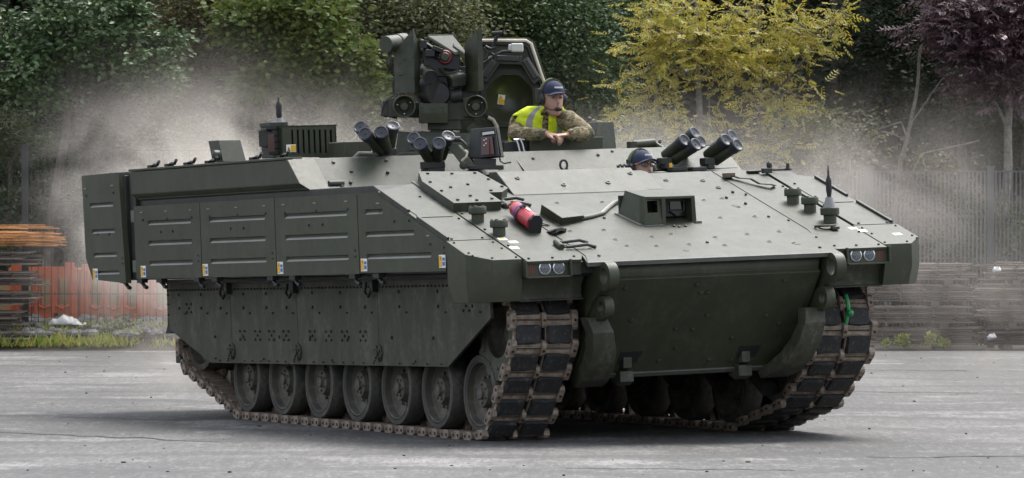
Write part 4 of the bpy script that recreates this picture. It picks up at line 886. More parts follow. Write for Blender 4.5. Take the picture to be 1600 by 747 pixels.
def person_head(root, body, c, Rm, text_w=.05, glasses=False):
    """adds head shape to the body builder and hangs cap and headset on the root"""
    k_ = 1.0
    body.loft(head_rings(c, Rm)); P = lambda x, y, z: V(c) + Rm @ V((x, y, z))
    body.loft([[P(.010 * cos(a) * k, yy + .004 * sin(a), z) for a in [i * PI / 4 for i in range(8)]] for z, k, yy in ((.02, .6, -.096), (-.005, .9, -.106), (-.026, 1.5, -.118), (-.034, 1.3, -.108), (-.036, .5, -.098))])
    for s in (-1, 1):
        body.sphere(P(s * .074, .01, -.01), .03, 8, 6, (.35, .7, 1))
        e = MB().use(m_eye); e.sphere(P(s * .031, -.080, .012), .0115, 12, 8); e.use(m_black); e.sphere(P(s * .031 + .003, -.0885, .012), .0055, 8, 6); sub('eye', e, None, root)
        e = MB(); e.tube([P(s * .014, -.099, .031), P(s * .03, -.099, .037), P(s * .05, -.089, .032)], [.004, .005, .002], 6); sub('eyebrow', e, m_brow, root)
    e = MB(); e.tube([P(-.024, -.091, -.066), P(0, -.101, -.063), P(.024, -.091, -.066)], [.002, .006, .002], 6); e.tube([P(-.02, -.092, -.072), P(0, -.099, -.073), P(.02, -.092, -.072)], [.002, .0055, .002], 6); sub('mouth', e, m_lip, root)
    e = MB(); e.loft([[P((.076 - .01 * j) * sin(a), .028 + (.076 - .008 * j) * -cos(a), .03 - .03 * j) for a in [PI * (.42 + 1.16 * i / 14) for i in range(15)]] for j in range(4)], False); m = sub('hair', e, m_brow, root); m.modifiers.new('thick', 'SOLIDIFY').thickness = .006
    # cap
    e = MB(); rings = []
    for t in range(8):
        f = t / 7 * PI / 2; rr = cos(f * .97); z = .030 + .098 * sin(f)
        rings.append([P(.083 * rr * sin(a), .006 - .105 * rr * cos(a), z + (.012 * cos(a) if t == 0 else 0)) for a in [2 * PI * i / 28 for i in range(28)]])
    e.loft(rings); e.sphere(P(0, .004, .13), .008, 8, 6)
    brim = []
    for j in range(5):
        t = j / 4; brim.append([P((.072 + .004 * t) * sin(a), -.075 - .03 * cos(a) - t * .058 * (cos(a)) ** .7, .052 - .006 * t - .022 * sin(a) ** 2) for a in [R(-82 + 164 * i / 16) for i in range(17)]])
    e2 = MB(); top = brim; low = [[q - Rm @ V((0, 0, .005)) for q in r] for r in brim]
    e2.loft([t_ + l_[::-1] for t_, l_ in zip(top, low)])
    cp = sub('cap', e, m_navy, root); sub('brim', e2, m_navy, cp)
    e = MB(); r5 = random.Random(2)
    for i in range(9):
        a = R(-14 + i * 4.6); hh = r5.choice((.010, .012, .009))
        for dz in ((0,) if i % 3 else (-.003, .003)):
            q = P(.088 * sin(a), .006 - .107 * cos(a), .082 + dz * .9); e.box(q, (.0065, .006, hh if i % 3 else .0045), Rm @ M.Rotation(a, 3, 'Z'))
    sub('cap_lettering', e, m_white, cp, smooth=0)
    # headset
    e = MB(); e.ribbon([P(.098 * sin(a), .018 + .0 * a, .0 + .138 * cos(a)) for a in [R(-88 + 176 * i / 20) for i in range(21)]], Rm @ V((0, .034, 0)), .012); hs = sub('headset_band', e, m_olive, root)
    for s in (-1, 1):
        e = MB(); e.lathe(P(s * .066, .012, -.005), Rm @ V((s, 0, 0)), [(.042, -.005), (.046, .01), (.044, .026), (.034, .038), (.001, .042)], 18); e.box(P(s * .10, .015, .035), (.014, .03, .06), Rm)
        e.tube([P(s * .1, .0, -.03), P(s * .105, .02, -.06), P(s * .09, .05, -.10)], .006, 6); sub('ear_cup', e, m_dark, hs, .002)
    e = MB(); e.tube([P(-.095, -.02, -.02), P(-.085, -.07, -.06), P(-.05, -.11, -.078), P(-.012, -.118, -.075)], .0042, 6); e.sphere(P(0, -.122, -.072), .017, 10, 8, (1.7, .9, .9)); sub('microphone', e, m_black, hs)
    if glasses:
        e = MB()
        for s in (-1, 1): e.tube([P(s * .034 + .026 * cos(a), -.108 + .004 * abs(cos(a)), .012 + .016 * sin(a)) for a in [i * PI / 8 for i in range(17)]], .0028, 5); e.tube([P(s * .06, -.103, .016), P(s * .076, -.06, .016), P(s * .078, .0, .012)], .0028, 5)
        e.tube([P(-.008, -.11, .016), P(.008, -.11, .016)], .003, 5); sub('spectacles', e, m_black, root)

# ---- commander, leaning on the hatch plate
cw = V((0.230,36.750,1.944))
S1 = 8000 / 36.75
pc = lambda u, v, dy=0.0: V(((u - 850) / S1, dy, (236 - v) / S1))
body = MB(); yaw = .30
Rb = M.Rotation(yaw, 3, 'Z')
def torso(k, sec):
    return [[pc(u, v, y) + Rb @ V((k * a * cos(t) * (1 - .12 * abs(sin(t)) ** 3), k * b * sin(t), 0)) for t in [2 * PI * i / 24 for i in range(24)]] for u, v, y, a, b in sec]
SEC = [(842, 262, .05, .175, .125), (842, 240, .03, .19, .13), (842, 222, .0, .205, .135), (842, 205, -.03, .215, .13), (843, 193, -.06, .21, .12), (845, 184, -.08, .185, .105), (848, 177, -.10, .135, .085), (851, 172, -.115, .09, .07)]
body.loft(torso(.86, SEC)); Rh = M.Rotation(.34, 3, 'Z') @ M.Rotation(R(4), 3, 'X')
hc = pc(863.5, 154.5, -.17)
body.tube([pc(850, 178, -.10), pc(855, 171, -.125), pc(859, 163, -.145)], [.064, .06, .06], 14)
sh1, el1, wr1 = pc(813, 189, .02), pc(806, 212, -.24), pc(855, 211.5, -.36)
sh2, el2, wr2 = pc(884, 187, -.13), pc(917, 211, -.30), pc(885, 212.5, -.37)
for a, b, c in ((sh1, el1, wr1), (sh2, el2, wr2)): body.tube([a, a.lerp(b, .5), b, b.lerp(c, .5), c], [.055, .05, .043, .038, .028], 12)
def hand(base, fwd, side, nrm, mb, bend, sz=1.0, thumb=1):
    """palm and five bent fingers; fwd along the palm, side across towards the index finger, nrm out of the back"""
    fwd, side, nrm = fwd.normalized(), side.normalized(), nrm.normalized()
    T = lambda f, s_, n: V(base) + fwd * (f * sz) + side * (s_ * sz) + nrm * (n * sz)
    mb.loft([[T(f, w * cos(t), .013 * sin(t) * k) for t in [2 * PI * i / 12 for i in range(12)]] for f, w, k in ((-.02, .026, 1.3), (.015, .036, 1.25), (.05, .042, 1.1), (.085, .041, .9), (.098, .036, .7))])
    for k, (s0, l) in enumerate(((.032, .072), (.011, .082), (-.011, .076), (-.032, .060))):
        p = [T(.082, s0, 0)]; ang = 0
        for j, fr in enumerate((.42, .33, .25)):
            ang += bend[j] + .06 * k; q = p[-1] + (fwd * cos(ang) - nrm * sin(ang) + side * (.10 * (1.5 - k) * .5)) * (l * fr * sz); p.append(q)
        mb.tube(p, [.0105 * sz, .0095 * sz, .0088 * sz, .007 * sz], 10)
    mb.tube([T(.01, .030 * thumb, -.004), T(.04, .052 * thumb, -.01), T(.065, .060 * thumb, -.018), T(.085, .056 * thumb, -.026)], [.014 * sz, .0125 * sz, .011 * sz, .008 * sz], 10)
hand(pc(857, 211.5, -.365), V((.75, -.45, -.12)), V((-.5, -.8, .0)), V((.15, -.25, .95)), body, (.75, .55, .4), 1.0, 1)
hand(pc(887, 212, -.36), V((-.9, -.35, -.05)), V((-.35, .9, .1)), V((0, -.2, .97)), body, (.5, .6, .5), .95, 1)
com = body.build('person', m_skin, None, smooth=0); com.location = cw; remesh(com, .0055, 4)
com['label'] = 'person in navy cap and yellow vest leaning folded arms on the hatch plate'; com['category'] = 'person'
dummy = MB(); person_head(com, dummy, hc, Rh)
# rebuild the body with the head shape included so that it stays one surface
full = MB(); full.v = body.v; full.f = body.f; full.m = body.m; nb = len(full.v)
full.v = body.v + dummy.v; full.f = body.f + [tuple(i + nb for i in f) for f in dummy.f]
me = bpy.data.meshes.new('person'); me.from_pydata(full.v, [], full.f); me.materials.append(m_skin); com.data = me
j = MB(); j.loft(torso(1.0, SEC))
for a, b, c in ((sh1, el1, wr1), (sh2, el2, wr2)):
    d = (c - b)
    pts = [a, a.lerp(b, .3), a.lerp(b, .7), b, b + d * .3, b + d * .55, b + d * .8, b + d * .97]
    r6 = random.Random(5); rad = [.074, .071, .064, .058, .055, .053, .048, .044]
    fine = []; fr = []
    for i in range(len(pts) - 1):
        for t in (0, .5): fine.append(pts[i].lerp(pts[i + 1], t)); fr.append(rad[i] * (1 - t) + rad[i + 1] * t + (r6.uniform(-.006, .006)))
    fine.append(pts[-1]); fr.append(rad[-1] * .92); j.tube(fine, fr, 16)
j.sphere(pc(816, 188, .0), .074, 16, 10, (1, 1, .85)); j.sphere(pc(882, 186, -.12), .076, 16, 10, (1, 1, .85))
jk = j.build('jacket', m_camo, com, smooth=0); remesh(jk, .008, 4)
c = MB()
cr = [[pc(u, v, y) + M.Rotation(.55, 3, 'Z') @ V((r_ * 1.08 * cos(t), r_ * sin(t) * 1.0, (.018 * sin(t) if k else 0))) for t in [2 * PI * (i + .5) / 22 - PI / 2 + .22 * (1 - 2 * ((i + .5) / 22)) for i in range(22)]] for k, (u, v, y, r_) in enumerate(((850, 178, -.11, .088), (853, 170.5, -.125, .082), (853, 174, -.12, .097)))]
c.loft(cr, False); o = c.build('collar', m_camo, com); o.modifiers.new('thick', 'SOLIDIFY').thickness = .006
# vest: shell over the jacket, open at the front, with arm holes and tape
v = MB(); NA, NV = 56, 26
def vest_pt(i, jv):
    t = 2 * PI * i / NA; f = jv / NV * (len(SEC) - 1); k = min(int(f), len(SEC) - 2); f -= k
    a = [x * (1 - f) + y * f for x, y in zip(SEC[k], SEC[k + 1])]
    return pc(a[0], a[1], a[2]) + Rb @ V(((a[3] + .020 + .05 * max(0, (jv / NV - .62))) * cos(t) * (1 - .12 * abs(sin(t)) ** 3), (a[4] + .022 + .05 * max(0, (jv / NV - .62)) + .004 * sin(5 * t + jv)) * sin(t), .014 + .02 * max(0, (jv / NV - .5))))
grid = [[vest_pt(i, jv) for i in range(NA)] for jv in range(NV + 1)]
v.mats = [m_hiviz, m_refl]; vs = [q for r_ in grid for q in r_]; fs = []; mm = []
for jv in range(NV):
    for i in range(NA):
        t = 2 * PI * (i + .5) / NA; hgt = (jv + .5) / NV; fx = cos(t); front = sin(t) < 0
        if abs(fx) > .88 and .40 < hgt < .70: continue                       # arm holes
        if front and abs(fx) < .05 + .36 * max(0, hgt - .35): continue    # open front
        if not front and abs(fx) < .2 and hgt > .93: continue
        tape = .42 < abs(fx) < .62 or .16 < hgt < .25
        fs.append((jv * NA + i, jv * NA + (i + 1) % NA, (jv + 1) * NA + (i + 1) % NA, (jv + 1) * NA + i)); mm.append(1 if tape else 0)
v.v = [tuple(q) for q in vs]; v.f = fs; v.m = mm
vo = v.build('safety_vest', None, com, smooth=180); vo.modifiers.new('thick', 'SOLIDIFY').thickness = .006
# ---- driver, only the head above the hatch
dw = V((0.900,35.660,1.760)); S2 = 8000 / 35.66
drv = MB(); hd = MB(); Rd = M.Rotation(.5, 3, 'Z') @ M.Rotation(R(-7), 3, 'X')
drv.tube([(0, .03, -.16), (0, .02, -.05), (0, 0, .03)], [.07, .062, .06], 14); drv.loft([[V((a * cos(t), .04 + b * sin(t), z)) for t in [2 * PI * i / 20 for i in range(20)]] for z, a, b in ((-.34, .17, .11), (-.24, .18, .12), (-.16, .12, .09), (-.12, .07, .07))])
person = bpy.data.objects.new('person', bpy.data.meshes.new('person')); C.objects.link(person); person.location = dw
person_head(person, hd, V(((1003 - 1002) / S2, -.0, (274 - 263) / S2)), Rd, glasses=True)
nb = len(drv.v); person.data.from_pydata(drv.v + hd.v, [], drv.f + [tuple(i + nb for i in f) for f in hd.f]); person.data.materials.append(m_skin); remesh(person, .0055, 4)
person['label'] = 'person in navy cap and glasses peering out, only the head above the front hatch'; person['category'] = 'person'

# ================================================================== yard, verge, ground
m_soil = mat('dark_soil', (.06, .05, .04), .95); t = NT(m_soil); t.l(t.ramp(t.noise(t.coord(), 3, 8, .7), [(.3, (.035, .03, .024)), (.7, (.10, .085, .065))]), t.b.inputs['Base Color']); t.bump(t.noise(t.coord(), 9, 6, .7), .8, .05)
MB().add([(-400, -300, -.012), (400, -300, -.012), (400, 700, -.012), (-400, 700, -.012)], [(0, 1, 2, 3)]).build('ground', m_soil, None, smooth=0, kind='structure')
m_yard = mat('worn_concrete_yard', (.2, .2, .2), .75); t = NT(m_yard)
v = t.coord((1, 1, 1)); vd = t.coord((.6, .22, 1)); vt = t.coord((.42, .34, 1)); vg = t.coord((1, .16, 1))
big = t.noise(vd, .55, 5, .6); mid = t.noise(vd, 2.2, 6, .7); fine = t.noise(vg, 26, 6, .8); grit = t.noise(v, 240, 2, .6); tr = t.noise(vt, 1.5, 7, .72)
c = t.ramp(big, [(.38, (.042, .041, .040)), (.5, (.080, .078, .075)), (.61, (.135, .132, .127))])
c = t.mix(t.ramp(mid, [(.40, (0, 0, 0)), (.62, (1, 1, 1))]), t.mix(.5, c, (.05, .05, .049)), c)
c = t.mix(t.math('MULTIPLY', t.ramp(tr, [(.54, (0, 0, 0)), (.64, (1, 1, 1))]), .8), c, (.225, .221, .213))         # pale scraped streaks
c = t.mix(t.math('MULTIPLY', t.ramp(tr, [(.33, (1, 1, 1)), (.43, (0, 0, 0))]), .75), c, (.034, .034, .035))       # rubber and damp stains
c = t.mix(t.math('MULTIPLY', t.ramp(fine, [(.38, (1, 1, 1)), (.5, (0, 0, 0))]), .75), c, (.035, .034, .034))
c = t.mix(t.math('MULTIPLY', t.ramp(fine, [(.55, (0, 0, 0)), (.66, (1, 1, 1))]), .5), c, (.26, .255, .245))
sp = t.noise(t.coord((1, .12, 1)), 12, 8, .95); c = t.mix(t.math('MULTIPLY', t.ramp(sp, [(.40, (1, 1, 1)), (.50, (0, 0, 0))]), .55), c, (.03, .03, .029)); c = t.mix(t.math('MULTIPLY', t.ramp(sp, [(.54, (0, 0, 0)), (.62, (1, 1, 1))]), .45), c, (.27, .265, .255))
# curved scuffs left by tracks turning
wv = t.n('ShaderNodeTexWave', Scale=.55, Distortion=7, Detail=4); wv.wave_type = 'RINGS'; wv.inputs['Detail Scale'].default_value = .6; t.l(t.coord((1, .3, 1)), wv.inputs['Vector'])
c = t.mix(t.math('MULTIPLY', t.math('MULTIPLY', t.ramp(wv.outputs[1], [(.80, (0, 0, 0)), (.93, (1, 1, 1))]), mid), .9), c, (.03, .034, .034))
t.l(c, t.b.inputs['Base Color']); t.bump(t.math('ADD', t.math('MULTIPLY', grit, .5), fine), .35, .012)
rr = t.n('ShaderNodeMapRange', i3=.55, i4=.85); t.l(mid, rr.inputs[0]); t.l(rr.outputs[0], t.b.inputs['Roughness'])
EDGE = 56.75
# the yard: a slightly uneven slab
n = 90; vs = []; fs = []
xs = [-60 + 120 * i / 60 for i in range(61)]; ys = [-40 + (EDGE + 40) * i / 60 for i in range(61)]
MB().add([(x, y, 0) for y in ys for x in xs], [(j * 61 + i, j * 61 + i + 1, (j + 1) * 61 + i + 1, (j + 1) * 61 + i) for j in range(60) for i in range(60)]).build('yard', m_yard, None, smooth=0, kind='structure')
# cracks and loose stones on it
m_crack = mat('crack_filler', (.035, .034, .034), .9)
h = MB(); r = random.Random(11)
def crack(a, b, w):
    n = 14; pts = []
    for i in range(n + 1):
        q = V(a).lerp(V(b), i / n); pts.append(q + V((r.uniform(-.04, .04), r.uniform(-.10, .10), 0)))
    for i in range(n):
        d = V((0, w * r.uniform(.4, 1.2), 0)); h.add([pts[i] - d + V((0, 0, .003)), pts[i + 1] - d + V((0, 0, .003)), pts[i + 1] + d + V((0, 0, .003)), pts[i] + d + V((0, 0, .003))], [(0, 1, 2, 3)])
crack((-3.5, 34.9, 0), (-1.75, 33.3, 0), .035); crack((-4.2, 38.2, 0), (-2.2, 37.0, 0), .02); crack((2.2, 31.2, 0), (4.0, 31.6, 0), .03); crack((1.7, 43.5, 0), (3.9, 42.8, 0), .03); crack((2.9, 49.5, 0), (4.4, 49.2, 0), .05); crack((-4, 49.6, 0), (-2.2, 50.1, 0), .05); crack((.3, 29.9, 0), (1.6, 29.6, 0), .02)
h.build('crack', m_crack, None, smooth=0, kind='stuff', label='dark cracks and tar lines in the concrete yard')
m_stone = rust_mat('grey_stone', (.06, .06, .058), (.14, .135, .13), (.28, .27, .26), .85, 0, 9)
h = MB()
for i in range(150):
    y = 28 + 27 * r.random() ** 1.2; x = r.uniform(-.108, .108) * y; s = r.choice((.004, .005, .006, .008, .011)) 
    h.sphere((x, y, s * .3), s, 6, 4, (r.uniform(.8, 1.6), r.uniform(.7, 1.2), .7))
h.build('gravel', mat('loose_dark_grit', (.05, .048, .046), .9), None, smooth=60, kind='stuff', label='loose grit scattered over the yard')
# verge of rubble soil on the far left
h = MB(); vs = []; NX, NY = 60, 10
for jj in range(NY + 1):
    for i in range(NX + 1):
        x = -9.5 + 7.5 * i / NX; y = EDGE + .02 + 3.2 * jj / NY; vs.append((x, y, .0 + .16 * min(1, jj / 3) + .07 * noise.noise((x * 1.7, y * 1.7, 0)) * min(1, jj / 2)))
h.add(vs, [(j_ * (NX + 1) + i, j_ * (NX + 1) + i + 1, (j_ + 1) * (NX + 1) + i + 1, (j_ + 1) * (NX + 1) + i) for j_ in range(NY) for i in range(NX)]); h.build('verge', m_soil, None, smooth=180, kind='structure')

# ================================================================== fences
m_fpost = mat('fence_post_steel', (.05, .055, .06), .5); m_fdark = mat('dark_fence_coating', (.016, .018, .022), .5); m_fgrey = mat('grey_galvanised_wire', (.075, .075, .08), .5)
def fence(name, x0, x1, y, z, step, label, mw, mp, w, pitch, pw, first=0.0):
    f = empty(name, (x0, y, 0), label=label, cat='fence', group='boundary fences around the yard'); k = 0; x = x0 + first
    while x < x1 + .01:
        h = MB(); h.box((x - x0, 0, z / 2 + .01), (pw, .06, z + .02)); h.box((x - x0, 0, z + .022), (pw + .02, .08, .02))
        for q in (.25, .5, .75, .93): h.cyl((x - x0, -.035, z * q), (x - x0, -.03, z * q), .012, n=6)
        h.build('post', mp, f)
        if x + step < x1 + step * .9:
            h = MB(); n = int((step - pw) / pitch)
            for i in range(n + 1): h.box((x - x0 + pw / 2 + (i + .5) * (step - pw) / (n + 1), -.01, z / 2), (w, .006, z - .06))
            for q in (.03, .27, .5, .73, .985): h.box((x - x0 + step / 2, .0, z * q), (step - pw, .010, .014))
            h.build('wire_panel', mw, f, smooth=0)
        x += step
    return f
fence('mesh_fence', -10.4, -.6, 57.9, 2.27, 2.45, 'dark wire mesh fence with thick posts in front of orange barriers', m_fdark, m_fdark, .009, .075, .075, 2.45 * 2 - .005 + .0)
fence('mesh_fence', -.5, 10.5, 58.0, 2.03, 1.36, 'grey close wire mesh fence above rusty reinforcement stacks', m_fgrey, m_fpost, .020, .047, .08, .48)

# ================================================================== stacks of welded reinforcement mesh
m_rebar = rust_mat('weathered_rebar', (.05, .042, .038), (.12, .10, .09), (.22, .19, .17), .85, .1, 6)
_t = NT(m_rebar); _g = _t.n('ShaderNodeNewGeometry'); _t.l(_t.ramp(_g.outputs['Random Per Island'], [(0, (.025, .02, .018)), (.5, (.11, .09, .075)), (.8, (.21, .175, .145)), (1, (.38, .33, .28))]), _t.b.inputs['Base Color'])
m_rustrod = rust_mat('orange_rusty_rod', (.13, .05, .018), (.36, .15, .04), (.55, .29, .09), .85, .05, 9)
m_timber = mat('grey_timber', (.07, .06, .05), .9)
def bundle(x0, x1, y, z, hh, label, group, seed, cross=.28, depth=1.0):
    r = random.Random(seed); e = empty('mesh_bundle', ((x0 + x1) / 2, y, z), label=label, cat='mesh bundle', group=group); xc = (x0 + x1) / 2
    h = MB(); nl = int(hh / .023)
    for k in range(nl):
        zz = (k + .5) * hh / nl; a = x0 - xc + r.uniform(-.12, .12); b = x1 - xc + r.uniform(-.12, .12)
        for q in range(3):
            yy = r.uniform(-.06, .05) + q * depth * .33; sag = r.uniform(-.01, .01)
            h.tube([(a, yy, zz + sag), ((a + b) / 2, yy, zz - sag), (b, yy, zz + sag * .5)], .0085, 5)
    h.build('sheet_bar', m_rebar, e, kind='stuff')
    h = MB(); x = x0 - xc + .05
    while x < x1 - xc:
        for k in range(nl): h.cyl((x + r.uniform(-.012, .012), -.10 + r.uniform(-.03, .02), (k + .75) * hh / nl), (x + r.uniform(-.012, .012), depth * .8, (k + .75) * hh / nl), .0065, n=5)
        x += cross
    h.build('cross_bar', m_rebar, e, kind='stuff')
    x = x0 - xc + .3
    while x < x1 - xc: MB().box((x, .2, -.02), (.09, .7, .05)).build('timber_spacer', m_timber, e); x += .9
ord_ = ['bottom', 'second from the ground', 'middle', 'fourth from the ground', 'top']
zz = .05
for k in range(5):
    bundle(-8.2, -5.42 + (.05, .0, .08, .12, .06)[k], 56.95, zz + .10 * 0, .165, 'rusty mesh bundle at far left, %s of five under orange rods' % ord_[k], 'reinforcement mesh bundles stacked beside the orange barriers', 20 + k, .2); zz += .222
e = empty('rod_bundle', (-6.8, 57.1, zz), label='bundle of bright orange rusty steel rods on top of the left stack', cat='rod bundle'); h = MB(); r = random.Random(5)
for i in range(150):
    y = r.uniform(-.2, .5); z = abs(r.gauss(.05, .055)) ; a = -1.6 + r.uniform(-.1, .1); b = 1.62 + r.uniform(-.5, .2); dz = r.uniform(-.03, .03)
    h.tube([(a, y, z), ((a + b) / 2, y + r.uniform(-.03, .03), z + .02), (b, y + r.uniform(-.05, .05), max(0, z + dz))], .0075, 5)
h.build('steel_rod', m_rustrod, e, kind='stuff')
for c_, (x0, x1) in enumerate(((3.55, 5.15), (5.22, 7.6))):
    zz = .05
    for k in range(4):
        bundle(x0 + (.0, .05, -.05, .1)[k], x1, 57.05 + .05 * c_, zz, .20 + .008 * c_, 'brown mesh bundle in the %s stack by the grey fence, %s' % (('longer right-hand', 'shorter left-hand')[1 - c_], ['on the ground', 'second from the ground', 'third from the ground', 'topmost'][k]), 'reinforcement mesh bundles stacked by the grey fence', 60 + 9 * c_ + k, .26); zz += .24
def paper(q, s, label, seed):
    r = random.Random(seed); n = 5; vs = [(s * (i / n - .5) * 1.6, .02 * sin(i + j_), s * (j_ / n - .5) + r.uniform(-.01, .01)) for i in range(n + 1) for j_ in range(n + 1)]
    o = MB().add(vs, [(i * (n + 1) + j_, i * (n + 1) + j_ + 1, (i + 1) * (n + 1) + j_ + 1, (i + 1) * (n + 1) + j_) for i in range(n) for j_ in range(n)]).build('paper_tag', m_white, None, smooth=180, label=label, cat='tag', group='white tags on the mesh stacks'); o.location = q; o.rotation_euler = (.3, -.5, 0); o.modifiers.new('t', 'SOLIDIFY').thickness = .004
paper((5.387,56.930,0.899), .055, 'white tag caught near the top of the right-hand mesh stack', 1); paper((5.330,56.930,0.152), .06, 'white tag low down on the right-hand mesh stack', 2)

# ================================================================== orange barriers, white bag, rubble
m_orange = mat('orange_plastic', (.46, .085, .022), .5); t = NT(m_orange); t.l(t.ramp(t.noise(t.coord((1, 1, .6)), 5, 5, .7), [(.3, (.42, .07, .018)), (.7, (.60, .12, .028))]), t.b.inputs['Base Color'])
m_tan = mat('tan_panel', (.36, .25, .12), .8)
def barrier(u0, u1, label, tilt=0.0, zb=.28):
    x0, x1 = u0, u1; w = x1 - x0; H_ = .68
    e = empty('orange_barrier', ((x0 + x1) / 2, 58.9, zb), label=label, cat='barrier', group='orange plastic barriers behind the fence'); e.rotation_euler = (0, tilt, 0)
    slot = lambda cx, cz, a, b: [(cx - a, cz - b), (cx + a, cz - b), (cx + a, cz + b), (cx - a, cz + b)]
    holes = [slot(-w * .27, .34, .055, .15), slot(w * .0, .34, .055, .15), slot(w * .27, .34, .055, .15), slot(-w * .15, .055, .05, .045), slot(w * .2, .055, .05, .045)]
    out = [(-w / 2, 0), (w / 2, 0), (w / 2, H_ - .08), (w / 2 - .06, H_ - .06), (w / 2 - .06, H_), (w / 2 - .16, H_), (w / 2 - .16, H_ - .05), (-w / 2 + .16, H_ - .05), (-w / 2 + .12, H_ - .02), (-w / 2, H_ - .02)]
    MB().plate((0, -.12, 0), (1, 0, 0), (0, 0, 1), out, .24, holes).build('body', m_orange, e, bevel=.015)
    h = MB()
    for cx in (-.4, -.13, .13, .4): h.box((cx * w, -.13, .34), (.03, .05, .5))
    for cx in (-.27, 0, .27): h.prism([(cx * w - .08, -.15, .20), (cx * w, -.15, .165), (cx * w + .08, -.15, .20), (cx * w + .08, -.15, .175), (cx * w, -.15, .14), (cx * w - .08, -.15, .175)], (0, .05, 0))
    h.build('rib', m_orange, e, bevel=.01)
    for sx in (-1, 1): h = MB(); h.lathe((sx * (w / 2 - .01), 0, 0), (0, 0, 1), [(.05, .05), (.05, .6), (.03, .62), (.001, .62)], 12); h.build('hinge_post', m_orange, e)
barrier(-5.75, -4.98, 'orange plastic barrier next to the mesh stack, behind the dark fence'); barrier(-4.96, -4.2, 'orange plastic barrier between its two neighbours, half veiled by dust', .03, .27); barrier(-4.18, -3.45, 'orange plastic barrier nearest the vehicle, fading into the dust', -.02, .26)
h = MB(); r = random.Random(4)
for k in range(9): h.box((-6.2 + k * .36, 59.6 + r.uniform(-.05, .05), .55), (.33, .1, .55 + r.uniform(-.05, .05)))
o = h.build('timber_pallet', m_tan, None, bevel=.01, label='tan boards stacked upright behind the orange barriers', cat='boards')
# white plastic sack
h = MB(); n1, n2 = 26, 12; rings = []
for i in range(n1):
    t_ = i / (n1 - 1); x = (t_ - .5) * .52; hgt = .085 * (sin(PI * min(1, t_ * 1.1 + .02)) ** .6 if 0 < t_ < .95 else .25) * (1 + .35 * noise.noise((t_ * 6, 1, 0))); 
    rings.append([V((x, .13 * cos(a) * (.4 + .6 * sin(PI * t_) ** .5), max(0, hgt * (sin(a) + .25) + .025 * noise.noise((t_ * 9, cos(a) * 2, sin(a) * 2))))) for a in [2 * PI * k / n2 for k in range(n2)]])
h.loft(rings); o = h.build('plastic_sack', mat('white_sack', (.55, .55, .53), .5), None, smooth=60, label='crumpled white plastic sack lying on the rubble below the barriers', cat='sack'); o.location = (-5.004,57.600,0.266); o.scale = (.82, .9, .95)
r = random.Random(9); h = MB()
for i in range(420):
    x = r.uniform(-6.3, -3.2); y = r.uniform(57.0, 58.6); s = r.choice((.03, .04, .05, .07)); h.sphere((x, y, .16 + .1 * (y - 57) + s * .2), s, 7, 5, (r.uniform(.8, 1.5), 1, r.uniform(.5, .9)))
h.build('rubble', m_stone, None, smooth=25, kind='stuff', label='grey broken rubble along the fence foot')

# ================================================================== vegetation
rg = np.random.default_rng(3)
def leaf_mat(name, cols, rough=.5, trans=.25, spec=.4):
    m = mat(name, cols[0], rough, 0, spec); t = NT(m); g = t.n('ShaderNodeNewGeometry')
    k = len(cols); c = t.ramp(g.outputs['Random Per Island'], [(i / max(1, k - 1), q) for i, q in enumerate(cols)])
    t.l(c, t.b.inputs['Base Color'])
    tr = t.n('ShaderNodeBsdfTranslucent'); t.l(t.mix(1.0, c, (1.0, 1.0, .6), 'MULTIPLY'), tr.inputs[0])
    mx = t.n('ShaderNodeMixShader'); mx.inputs[0].default_value = trans; out = [n_ for n_ in t.t.nodes if n_.type == 'OUTPUT_MATERIAL'][0]
    t.l(t.b.outputs[0], mx.inputs[1]); t.l(tr.outputs[0], mx.inputs[2]); t.l(mx.outputs[0], out.inputs[0]); return m
def unit(a): return a / np.maximum(np.linalg.norm(a, axis=1, keepdims=True), 1e-6)
def leaf_mesh(name, c, d, nrm, ln, wd, m, parent=None, **kw):
    """one folded blade per row: base at c, along d"""
    n = len(c); d = unit(d); s = unit(np.cross(d, nrm)); up = unit(np.cross(s, d)); ln = ln[:, None]; wd = wd[:, None]
    v = np.empty((n, 6, 3)); v[:, 0] = c; v[:, 1] = c + d * ln * .35 + s * wd * .5 + up * wd * .15; v[:, 2] = c + d * ln * .75 + s * wd * .36 + up * wd * .05
    v[:, 3] = c + d * ln - up * wd * .15; v[:, 4] = c + d * ln * .75 - s * wd * .36 + up * wd * .05; v[:, 5] = c + d * ln * .35 - s * wd * .5 + up * wd * .15
    me = bpy.data.meshes.new(name); me.vertices.add(n * 6); me.vertices.foreach_set('co', v.ravel().astype(np.float32))
    b = np.arange(n)[:, None] * 6; li = np.concatenate([b + 0, b + 1, b + 2, b + 3, b + 0, b + 3, b + 4, b + 5], 1)
    me.loops.add(n * 8); me.loops.foreach_set('vertex_index', li.ravel().astype(np.int32)); me.polygons.add(n * 2)
    me.polygons.foreach_set('loop_start', (np.arange(n * 2) * 4).astype(np.int32)); me.update(calc_edges=True); me.validate()
    me.materials.append(m); return linkobj(name, me, parent, **kw)
